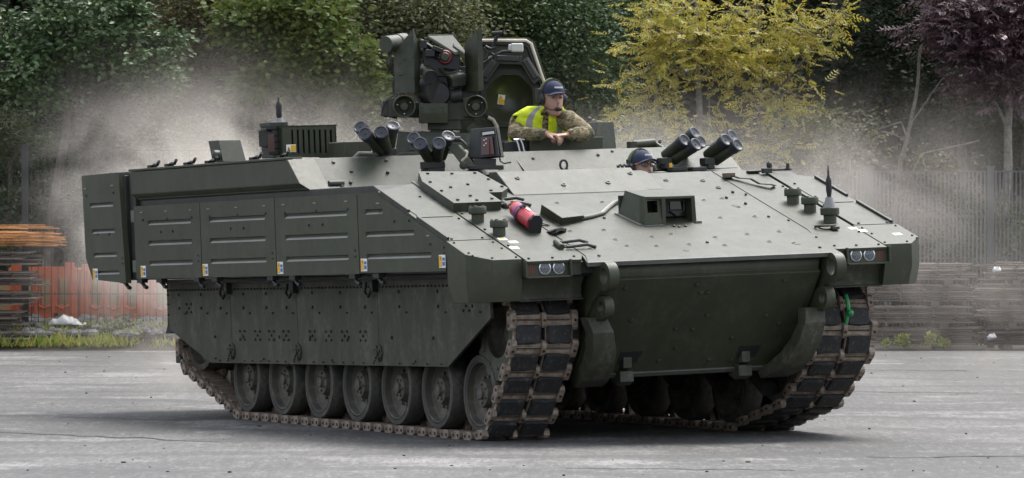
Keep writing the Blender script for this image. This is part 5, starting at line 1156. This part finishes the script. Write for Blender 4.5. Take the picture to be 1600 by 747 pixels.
def clump_leaves(cl, per, rad, flat, ln, wd, pinnate=False):
    """leaves on drooping sprays scattered round each clump centre"""
    cc_, dd, nn, L, Wd = [], [], [], [], []
    for q in cl:
        k = int(per * rg.uniform(.6, 1.3)); o = rg.normal(size=(k, 3)) * rad * rg.uniform(.6, 1.2) * np.array([1, 1, flat]); p = np.array(q) + o
        out = o / rad + rg.normal(size=(k, 3)) * .6 + np.array([0, -.25, -.25]); out[:, 2] *= .6
        cc_.append(p); dd.append(out); nn.append(rg.normal(size=(k, 3)) * .55 + np.array([0, -.35, .8]))
        L.append(ln * rg.uniform(.6, 1.25, k)); Wd.append(wd * rg.uniform(.7, 1.2, k))
    c, d, n, L, Wd = map(np.concatenate, (cc_, dd, nn, L, Wd))
    if not pinnate: return c, d, n, L, Wd
    C2, D2, N2, L2, W2 = [], [], [], [], []; d = unit(d); s = unit(np.cross(d, n))
    for i in range(5):
        f = i / 4
        for sg in (-1, 1):
            C2.append(c + d * (L * 2.6 * f)[:, None]); D2.append(d * .75 + s * sg * .8 + np.array([0, 0, -.25 * f]) + rg.normal(size=c.shape) * .12); N2.append(n); L2.append(L * (1 - .25 * abs(f - .4))); W2.append(Wd)
    C2.append(c + d * (L * 2.6)[:, None]); D2.append(d); N2.append(n); L2.append(L); W2.append(Wd)
    return tuple(map(np.concatenate, (C2, D2, N2, L2, W2)))
m_bark = rust_mat('grey_brown_bark', (.04, .034, .028), (.09, .078, .065), (.17, .155, .135), .95, 0, 14)
m_barkpale = rust_mat('pale_grey_bark', (.10, .09, .08), (.19, .175, .155), (.30, .28, .25), .95, 0, 14)
def tree(name, label, stems, crowns, lm, per, rad, flat, ln, wd, cat='tree', bark=None, pin=False, top=None, group='trees behind the fence', limb=.5):
    """stems: list of (points, base radius); crowns: list of (centre, radii, clumps)"""
    base = V(stems[0][0][0]); e = empty(name, base, label=label, cat=cat, group=group); b = np.array(base)
    h = MB(); allp = []
    for pts, r0 in stems:
        pts = [V(q) - base for q in pts]; fine = []
        for i in range(len(pts) - 1):
            for t_ in (0, .33, .67): fine.append(pts[i].lerp(pts[i + 1], t_) + V((rnd.uniform(-1, 1), rnd.uniform(-1, 1), 0)) * r0 * .35 * (1 if i + t_ > 0 else 0))
        fine.append(pts[-1]); h.tube(fine, [max(.008, r0 * (1 - .8 * i / len(fine))) for i in range(len(fine))], 9); allp += [(q, max(.01, r0 * (1 - .8 * i / len(fine)))) for i, q in enumerate(fine)]
    cl = []
    for c, rr, k in crowns:
        for _ in range(k):
            u = rg.normal(size=3); u = u / np.linalg.norm(u) * rg.uniform(.25, 1) ** .5; cl.append(np.array(c) + u * np.array(rr) - b)
    for q in cl:
        if rnd.random() > limb: continue
        qv = V(q); cand = [x for x in allp if x[0].z < qv.z + .1] or allp; p, r_ = min(cand, key=lambda x: (x[0] - qv).length)
        if (p - qv).length > 2.6: continue
        mid_ = p.lerp(qv, .5) + V((rnd.uniform(-.12, .12), rnd.uniform(-.12, .12), rnd.uniform(.0, .18))); h.tube([p, p.lerp(mid_, .6), mid_, qv, qv + (qv - mid_) * .3], [min(.03, r_ * .5), min(.024, r_ * .42), .012, .007, .003], 5)
    h.build('trunk', bark or m_bark, e, smooth=60)
    leaf_mesh('crown', *clump_leaves(cl, per, rad, flat, ln, wd, pin), lm, e, kind='stuff')
    if top:
        cl2 = [np.array(c) + rg.normal(size=3) * np.array(rr) * .5 + np.array([0, 1.2, .4]) - b for c, rr, k in top for _ in range(int(k * .5))]; cl2 = [q for q in cl2 if q[2] > 5.3]
        leaf_mesh('upper_crown', *clump_leaves(cl2, 60, .45, .7, ln * 2.2, wd * 2.2), lm, e, kind='stuff')
    return e
L_glossy = leaf_mat('glossy_dark_leaf', [(.035, .07, .022), (.075, .13, .045), (.11, .175, .07), (.055, .10, .035)], .42, .2, .5)
L_mid = leaf_mat('mid_green_leaf', [(.05, .075, .02), (.08, .12, .03), (.11, .14, .045), (.07, .085, .03)], .5, .3)
L_light = leaf_mat('light_green_leaf', [(.09, .14, .03), (.13, .19, .045), (.17, .21, .055), (.15, .155, .045)], .5, .35)
L_olive = leaf_mat('olive_leaf', [(.10, .12, .05), (.15, .175, .08), (.20, .21, .11), (.12, .10, .06)], .5, .3)
L_dark = leaf_mat('deep_green_leaf', [(.012, .022, .010), (.022, .036, .014), (.032, .046, .02)], .55, .15)
L_yellow = leaf_mat('yellow_autumn_leaf', [(.28, .29, .05), (.50, .45, .10), (.62, .54, .14), (.52, .36, .10), (.40, .40, .09), (.22, .26, .05)], .5, .4)
L_purple = leaf_mat('purple_leaf', [(.05, .024, .032), (.10, .055, .07), (.16, .10, .115), (.07, .03, .03)], .42, .2, .6)
L_brown = leaf_mat('brown_green_leaf', [(.065, .065, .022), (.10, .095, .03), (.13, .105, .038), (.06, .065, .022)], .5, .3)
def zz_(q, dz): return (q[0], q[1], q[2] + dz)
# leftmost broadleaf with layered glossy branches
tree('broadleaf_tree', 'dark glossy broadleaf tree with spreading branches at far left', [([(-5.438,59.600,-0.162), (-5.423,59.600,1.029), (-5.274,59.600,2.147), (-5.125,59.600,2.892), (-5.252,59.600,4.456), (-5.232,59.800,6.260)], .075), ([(-5.125,59.600,2.892), (-4.521,59.300,3.107), (-3.974,59.100,3.286)], .03), ([(-5.177,59.600,2.706), (-5.643,59.400,3.110), (-6.226,59.300,3.329)], .03)],
     [((-5.420,59.400,3.704), (.75, .5, .40), 19), ((-4.521,59.300,3.441), (.75, .5, .33), 19), ((-5.707,59.300,3.255), (.75, .5, .30), 15), ((-4.070,59.200,3.067), (.28, .4, .16), 8), ((-5.049,59.400,3.926), (.8, .5, .3), 11), ((-5.374,59.300,2.885), (.35, .3, .22), 7)], L_glossy, 150, .125, .5, .075, .048, top=[((-5.289,59.600,5.127), (2.2, 1.5, 1.4), 40)])
tree('fern_conifer', 'low ferny dark green conifer at the left edge behind the fence', [([(-5.936,60.500,-0.187), (-5.914,60.500,2.157), (-5.936,60.500,2.762)], .04)], [((-5.889,60.400,2.345), (.5, .4, .35), 26), ((-6.040,60.400,1.552), (.4, .4, .5), 14)], leaf_mat('fern_leaf', [(.03, .05, .015), (.05, .085, .025), (.07, .10, .03)], .5, .3), 130, .16, .6, .10, .014)
tree('dark_tree', 'dense deep green tree behind the glossy broadleaf', [([(-4.720,64.000,-0.282), (-4.680,64.000,1.798), (-4.760,64.000,3.798), (-4.720,64.000,6.598)], .10)], [((-5.120,64.000,3.718), (1.5, .8, .8), 60), ((-4.480,64.000,2.678), (1.1, .8, .6), 36), ((-5.827,63.000,2.423), (.9, .6, .5), 25)], L_dark, 150, .28, .8, .075, .045, top=[((-4.960,64.000,5.398), (2.5, 2, 1.8), 60)])
tree('brown_green_tree', 'brownish green thin-leaved tree rising above the dust left of the mast', [([(-3.526,62.000,-0.227), (-3.487,62.000,1.555), (-3.604,62.000,3.182), (-3.565,62.000,5.662)], .06), ([(-3.255,62.000,-0.227), (-3.216,62.000,2.175), (-3.317,62.000,4.577)], .035)], [((-3.720,62.000,3.647), (.75, .6, .65), 60), ((-3.565,62.000,2.795), (.7, .6, .4), 34), ((-3.952,62.000,2.369), (.6, .5, .35), 20)], L_brown, 120, .15, .7, .07, .042, top=[((-3.642,62.000,5.275), (2, 1.6, 1.5), 40)])
tree('maple_tree', 'light green maple with bright leaves above the radio mast', [([(-2.722,60.500,-0.187), (-2.737,60.500,1.779), (-2.707,60.500,3.140), (-2.753,60.500,5.182)], .06), ([(-2.470,60.800,-0.195), (-2.477,60.800,2.541), (-2.417,60.800,3.605), (-2.432,60.800,4.821)], .04), ([(-3.055,60.800,-0.195), (-3.025,60.800,2.085), (-3.070,60.800,3.301)], .03)],
     [((-3.015,60.300,3.776), (.42, .4, .28), 24), ((-2.337,60.300,3.512), (.55, .4, .45), 44), ((-2.869,60.400,3.100), (.4, .4, .22), 16), ((-1.963,60.400,3.138), (.35, .3, .3), 18), ((-2.600,60.300,3.964), (.6, .4, .25), 20)], L_light, 110, .14, .55, .085, .066, top=[((-2.647,60.500,4.955), (1.8, 1.4, 1.2), 36)])
tree('olive_tree', 'olive green small-leaved tree directly behind the weapon station', [([(-1.537,61.500,-0.214), (-1.499,61.500,2.092), (-1.553,61.500,3.630), (-1.537,61.500,5.244)], .05), ([(-1.120,61.800,-0.222), (-1.159,61.800,2.559), (-1.081,61.800,4.876)], .045)], [((-1.535,61.400,3.741), (.65, .5, .5), 52), ((-0.844,61.400,3.818), (.5, .5, .4), 34), ((-1.688,61.400,2.935), (.5, .5, .4), 30), ((-1.848,61.600,3.633), (.4, .4, .5), 18)], L_olive, 150, .2, .75, .055, .036, top=[((-1.232,61.600,5.019), (2.0, 1.6, 1.3), 40)])
tree('slender_tree', 'mid green slender tree between weapon station and hatch lid', [([(-0.787,63.000,-0.255), (-0.772,63.000,2.580), (-0.803,63.000,5.730)], .06), ([(-0.317,63.500,-0.268), (-0.357,63.500,3.383), (-0.278,63.500,5.764)], .07)], [((-0.314,62.800,3.911), (.7, .6, .45), 44), ((-0.787,63.000,3.407), (.6, .5, .5), 24)], L_mid, 130, .22, .75, .065, .042, top=[((-0.472,63.000,5.258), (2, 1.6, 1.4), 40)])
tree('evergreen_tree', 'deep green evergreen with bare trunk right of the hatch lid', [([(0.827,63.000,-0.255), (0.843,63.000,2.187), (0.811,63.000,3.525), (0.850,63.000,6.124)], .085), ([(0.560,64.000,-0.282), (0.528,64.000,2.598), (0.576,64.000,5.798)], .05)], [((0.549,62.800,3.833), (.7, .5, .5), 52), ((0.787,63.000,3.210), (.55, .5, .5), 32), ((1.240,64.000,3.718), (.45, .5, .6), 26)], L_mid if 0 else L_glossy, 130, .22, .8, .06, .036, top=[((0.709,63.000,5.336), (2, 1.8, 1.5), 44)])
# yellow autumn ash: two neighbouring trees, several stems
tree('ash_tree', 'yellow autumn ash tree with hanging leaflets, the fuller of the two', [([(2.137,60.000,-0.173), (2.100,60.000,1.552), (2.190,60.000,2.677), (2.137,60.000,3.876), (2.175,60.000,5.151)], .06), ([(1.806,60.200,-0.179), (1.731,60.200,2.079), (1.670,60.200,3.132), (1.731,60.200,4.487)], .035), ([(2.487,60.300,-0.181), (2.337,60.300,1.778), (2.321,60.300,2.909)], .03)],
     [((1.644,59.800,3.196), (.42, .35, .45), 21), ((2.018,59.800,3.644), (.5, .4, .45), 34), ((2.467,59.800,3.345), (.45, .4, .5), 21), ((1.570,59.800,3.868), (.3, .3, .22), 6), ((2.100,60.000,2.414), (.7, .4, .35), 12), ((1.575,60.000,2.639), (.35, .3, .22), 5)], L_yellow, 10, .15, .6, .062, .021, bark=m_barkpale, pin=True, top=[((2.100,60.000,5.001), (1.6, 1.2, 1.0), 24)])
tree('ash_tree', 'yellow autumn ash tree leaning right, with a branch tip reaching out over the dust', [([(2.722,60.500,-0.187), (2.813,60.500,1.552), (2.949,60.500,2.687), (2.874,60.500,3.745), (2.911,60.500,5.182)], .06), ([(2.949,60.500,2.687), (3.311,60.200,3.207), (3.825,60.000,3.726)], .022)],
     [((3.010,60.200,3.584), (.55, .4, .45), 24), ((3.531,60.100,3.655), (.42, .3, .3), 14), ((3.825,60.000,3.876), (.2, .2, .12), 4), ((3.166,60.300,2.909), (.45, .4, .35), 14), ((2.869,60.400,2.269), (.55, .4, .3), 8), ((2.709,60.200,3.960), (.5, .4, .3), 11)], L_yellow, 10, .15, .6, .062, .021, bark=m_barkpale, pin=True, top=[((3.166,60.300,5.019), (1.6, 1.2, 1.0), 21)])
tree('pine_tree', 'dark green shadowy tree between the yellow and the purple foliage', [([(4.469,65.000,-0.309), (4.485,65.000,2.210), (4.428,65.000,4.241), (4.469,65.000,6.678)], .11), ([(4.031,64.500,-0.295), (4.071,64.500,3.413), (4.031,64.500,5.832)], .06)], [((4.603,64.600,3.739), (.7, .6, .5), 44), ((5.037,65.000,2.941), (.6, .6, .4), 22), ((4.062,65.000,3.022), (.7, .6, .5), 26), ((5.200,65.000,3.997), (.5, .5, .5), 22)], L_dark, 160, .25, .75, .085, .03, top=[((4.631,65.000,5.460), (2.4, 2, 1.7), 50)])
tree('sapling', 'bare pale sapling leaning in the dust before the purple tree', [([(4.378,60.600,-0.190), (4.484,60.600,0.871), (4.605,60.600,2.159), (4.787,60.600,2.916), (4.848,60.600,3.598), (4.923,60.600,4.355)], .036), ([(4.567,60.600,1.931), (4.726,60.500,2.611), (5.096,60.400,3.138)], .014), ([(4.507,60.600,1.553), (4.824,60.300,2.230), (5.484,60.100,2.378)], .012), ([(4.028,60.800,-0.195), (3.990,60.800,1.553), (4.028,60.800,2.313)], .014)], [((4.128,60.600,2.575), (.35, .3, .25), 8)], L_brown, 30, .15, .7, .05, .03, bark=m_barkpale)
tree('purple_tree', 'purple-leaved tree at the upper right edge with a pale trunk', [([(5.775,60.000,-0.173), (5.760,60.000,1.177), (5.805,60.000,2.527), (5.865,60.000,3.576), (5.812,60.000,5.151)], .075), ([(5.805,60.000,2.527), (5.456,59.800,3.196), (5.149,59.700,3.640)], .022)], [((5.559,59.700,3.752), (.55, .4, .40), 46), ((5.895,59.700,3.417), (.3, .3, .5), 20), ((5.157,59.800,3.794), (.35, .3, .3), 14), ((5.606,59.800,3.121), (.4, .3, .2), 10), ((6.129,59.800,3.868), (.5, .4, .5), 18)], L_purple, 26, .14, .6, .075, .024, bark=m_barkpale, pin=True, top=[((5.681,59.800,5.064), (1.8, 1.2, 1.1), 40)])
tree('dark_tree', 'dense deep green tree at the right edge behind the pale trunk', [([(6.328,62.500,-0.241), (6.297,62.500,2.571), (6.343,62.500,6.477)], .13), ([(5.556,63.500,-0.268), (5.580,63.500,4.177), (5.556,63.500,5.764)], .08)], [((6.300,63.000,2.974), (.6, .5, .7), 40), ((5.600,64.000,2.998), (.8, .6, .6), 36), ((6.930,63.000,3.683), (.9, .7, .8), 30)], L_dark, 150, .26, .8, .075, .045, top=[((6.142,63.000,5.415), (2.4, 2, 1.8), 50)])
# low growth behind the fences
for i, (q, rr, k, lm, lab) in enumerate((((5.513,59.200,1.254), (.5, .3, .35), 22, L_mid, 'leafy green bush seen through the grey fence'), ((4.991,60.500,1.779), (.5, .3, .4), 16, L_brown, 'brownish bush behind the fence under the sapling'), ((3.496,60.800,2.351), (.7, .4, .4), 26, L_olive, 'dusty olive bush at the foot of the yellow trees'), ((1.596,60.800,2.351), (.8, .4, .35), 26, L_olive, 'dusty olive bush behind the second launcher'), ((-3.525,60.000,2.077), (.8, .4, .4), 26, L_olive, 'dusty bush behind the rear end of the vehicle'), ((-2.100,60.000,2.414), (.7, .4, .4), 22, L_olive, 'dusty bush behind the slotted box'), ((-5.175,60.000,1.552), (.7, .4, .5), 20, L_dark, 'dark bush behind the left fence'))):
    tree('bush', lab, [([(q[0], q[1], 0), (q[0] + .05, q[1], q[2])], .025)], [(q, rr, k)], lm, 110, .18, .8, .06, .04, cat='bush', group='bushes behind the fence')
# the dark wood behind, one mass of foliage with many trunks in it
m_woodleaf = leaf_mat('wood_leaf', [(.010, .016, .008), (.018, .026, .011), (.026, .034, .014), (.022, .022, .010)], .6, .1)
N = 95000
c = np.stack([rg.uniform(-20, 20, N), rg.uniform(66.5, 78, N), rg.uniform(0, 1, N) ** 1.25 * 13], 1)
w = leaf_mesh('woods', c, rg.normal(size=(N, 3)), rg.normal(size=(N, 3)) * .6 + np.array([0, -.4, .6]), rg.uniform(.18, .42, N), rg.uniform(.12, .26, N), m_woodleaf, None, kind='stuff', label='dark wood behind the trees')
# unseen bank added to close the bright sky gaps low between the trunks
MB().add([(x, 79 + 3.0 * k, z) for k, z in enumerate((-.1, 2.5, 6.5, 11, 14)) for x in (-70, 70)], [(2 * k, 2 * k + 1, 2 * k + 3, 2 * k + 2) for k in range(4)]).build('sky_gap_backing', m_soil, None, smooth=180, kind='structure')
h = MB()
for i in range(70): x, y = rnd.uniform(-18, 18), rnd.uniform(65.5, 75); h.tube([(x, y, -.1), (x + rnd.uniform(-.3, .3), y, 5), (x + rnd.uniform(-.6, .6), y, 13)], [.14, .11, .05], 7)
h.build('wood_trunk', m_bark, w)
# grass and weeds on the verge
m_grass = leaf_mat('verge_grass', [(.14, .21, .03), (.27, .35, .05), (.38, .38, .09), (.40, .30, .12)], .6, .3)
N = 11000; x = rg.uniform(-6.6, -3.3, N); y = EDGE + .05 + rg.uniform(0, 1.9, N); dens = np.array([noise.noise((a * 1.6, b * 1.2, 3)) for a, b in zip(x, y)]); k = (dens > -.12) & (rg.uniform(0, 1, N) > (y - EDGE) * .22)
x, y = x[k], y[k]; n = len(x); z = .02 + .16 * np.minimum(1, (y - EDGE) / .96)
leaf_mesh('grass', np.stack([x, y, z], 1), np.stack([rg.normal(0, .45, n), rg.normal(0, .45, n), np.ones(n)], 1), rg.normal(size=(n, 3)), rg.uniform(.05, .17, n), rg.uniform(.010, .024, n), m_grass, None, kind='stuff', label='tufty grass on the verge at the left')
for i, (q, s) in enumerate((((-4.504,57.200,0.296), .32), ((-4.333,57.300,0.329), .36), ((-4.719,57.200,0.224), .22), ((-4.247,57.100,0.155), .2), ((-5.044,57.000,0.050), .12), ((-5.522,57.000,0.065), .14), ((4.349,56.850,0.068), .14), ((4.654,56.850,0.082), .16), ((4.157,56.850,0.033), .07), ((4.801,56.900,0.046), .08))):
    r0 = np.array((q[0], q[1], .03)); e = empty('weed', r0, label=('tall brown dock weed on the verge, left of its twin', 'tallest brown dock weed standing before the barriers', 'dry weed leaning under the middle barrier', 'low weed at the right end of the verge', 'bright green tuft near the yard edge below the white sack', 'small weed at the foot of the left mesh stack', 'green weed tuft by the left foot of the right-hand mesh stack', 'larger green weed tuft by the right-hand mesh stack', 'tiny weed at the corner of the right-hand stack', 'small weed between mesh stack and yard, rightmost tuft')[i], cat='weed', group='weeds along the yard edge')
    h = MB()
    for k in range(7): a = rnd.uniform(0, 6.28); t_ = V((cos(a) * s * .3, sin(a) * s * .2, s * rnd.uniform(.7, 1.2))); h.tube([(0, 0, 0), t_ * .5 + V((0, 0, .02)), t_], [.005, .004, .002], 4)
    h.build('stem', m_web, e); n = 120
    leaf_mesh('leaf_tuft', np.stack([rg.normal(0, s * .25, n), rg.normal(0, s * .2, n), rg.uniform(.05, 1, n) * s], 1), np.stack([rg.normal(size=n), rg.normal(size=n), np.ones(n) * .6], 1), rg.normal(size=(n, 3)), rg.uniform(.03, .07, n), rg.uniform(.012, .03, n), L_brown if i in (0, 1, 2) else m_grass, e, kind='stuff')

# ================================================================== dust thrown up behind the vehicle
def dust(name, lo, hi, plumes, dens, label, seed, col=(.93, .87, .80)):
    lo, hi = V(lo), V(hi); c = (lo + hi) / 2; o = MB().box((0, 0, 0), hi - lo).build(name, None, None, smooth=0, kind='stuff', label=label); o.location = c
    m = bpy.data.materials.new(name); m.use_nodes = True; t = NT.__new__(NT); t.t = m.node_tree; t.t.nodes.remove(t.t.nodes['Principled BSDF'])
    pv = t.n('ShaderNodeVolumePrincipled'); pv.inputs['Color'].default_value = (*col, 1); pv.inputs['Anisotropy'].default_value = .25
    t.l(pv.outputs[0], [q for q in t.t.nodes if q.type == 'OUTPUT_MATERIAL'][0].inputs['Volume'])
    ge = t.n('ShaderNodeTexCoord'); pos = ge.outputs['Object']
    nz = t.n('ShaderNodeTexNoise', Scale=.9, Detail=5, Roughness=.6, Distortion=1.2); mp = t.n('ShaderNodeMapping'); mp.inputs['Location'].default_value = (seed, 0, 0); mp.inputs['Scale'].default_value = (1, .16, 1.1); t.l(pos, mp.inputs[0]); t.l(mp.outputs[0], nz.inputs['Vector'])
    tot = None
    for (px_, py_, pz_), (rx, ry, rz), amp in plumes:
        mp2 = t.n('ShaderNodeMapping', _vector_type='POINT'); mp2.inputs['Location'].default_value = tuple(-(a - b) / r_ for a, b, r_ in zip((px_, py_, pz_), c, (rx, ry, rz))); mp2.inputs['Scale'].default_value = (1 / rx, 1 / ry, 1 / rz); t.l(pos, mp2.inputs[0])
        dn = t.n('ShaderNodeVectorMath', _operation='LENGTH'); t.l(mp2.outputs[0], dn.inputs[0])
        d2 = t.math('MULTIPLY', dn.outputs['Value'], dn.outputs['Value']); g = t.math('MULTIPLY', t.math('EXPONENT', t.math('MULTIPLY', d2, -1.6)), amp); tot = g if tot is None else t.math('ADD', tot, g)
    nn = t.n('ShaderNodeMapRange', i1=.42, i2=.64, i3=.06, i4=1.9); t.l(nz.outputs[0], nn.inputs[0])
    t.l(t.math('MULTIPLY', t.math('MULTIPLY', tot, nn.outputs[0]), dens), pv.inputs['Density']); o.data.materials.append(m); return o
dust('dust_cloud', (-9, 38.6, .02), (-.2, 55.5, 4.6), [((-2.6, 44, 1.45), (.9, 4.5, .9), 1.0), ((-1.5, 45, 1.6), (1.2, 5, .8), .45), ((-2.7, 45, .3), (.5, 4, .6), .45), ((-3.45, 45, 1.5), (.5, 4, .75), .6)], .23, 'pale dust cloud rolling behind the rear of the vehicle', 1.7)
dust('dust_cloud', (-.1, 38.6, .02), (9, 55.5, 4.6), [((4.4, 46, .7), (2.4, 5, 1.0), .35), ((3.0, 46, 1.7), (1.5, 5, .7), .7), ((1.2, 46, 1.6), (1.2, 5, .85), .9)], .065, 'thin veil of dust hanging before the fence on the right', 9.3)
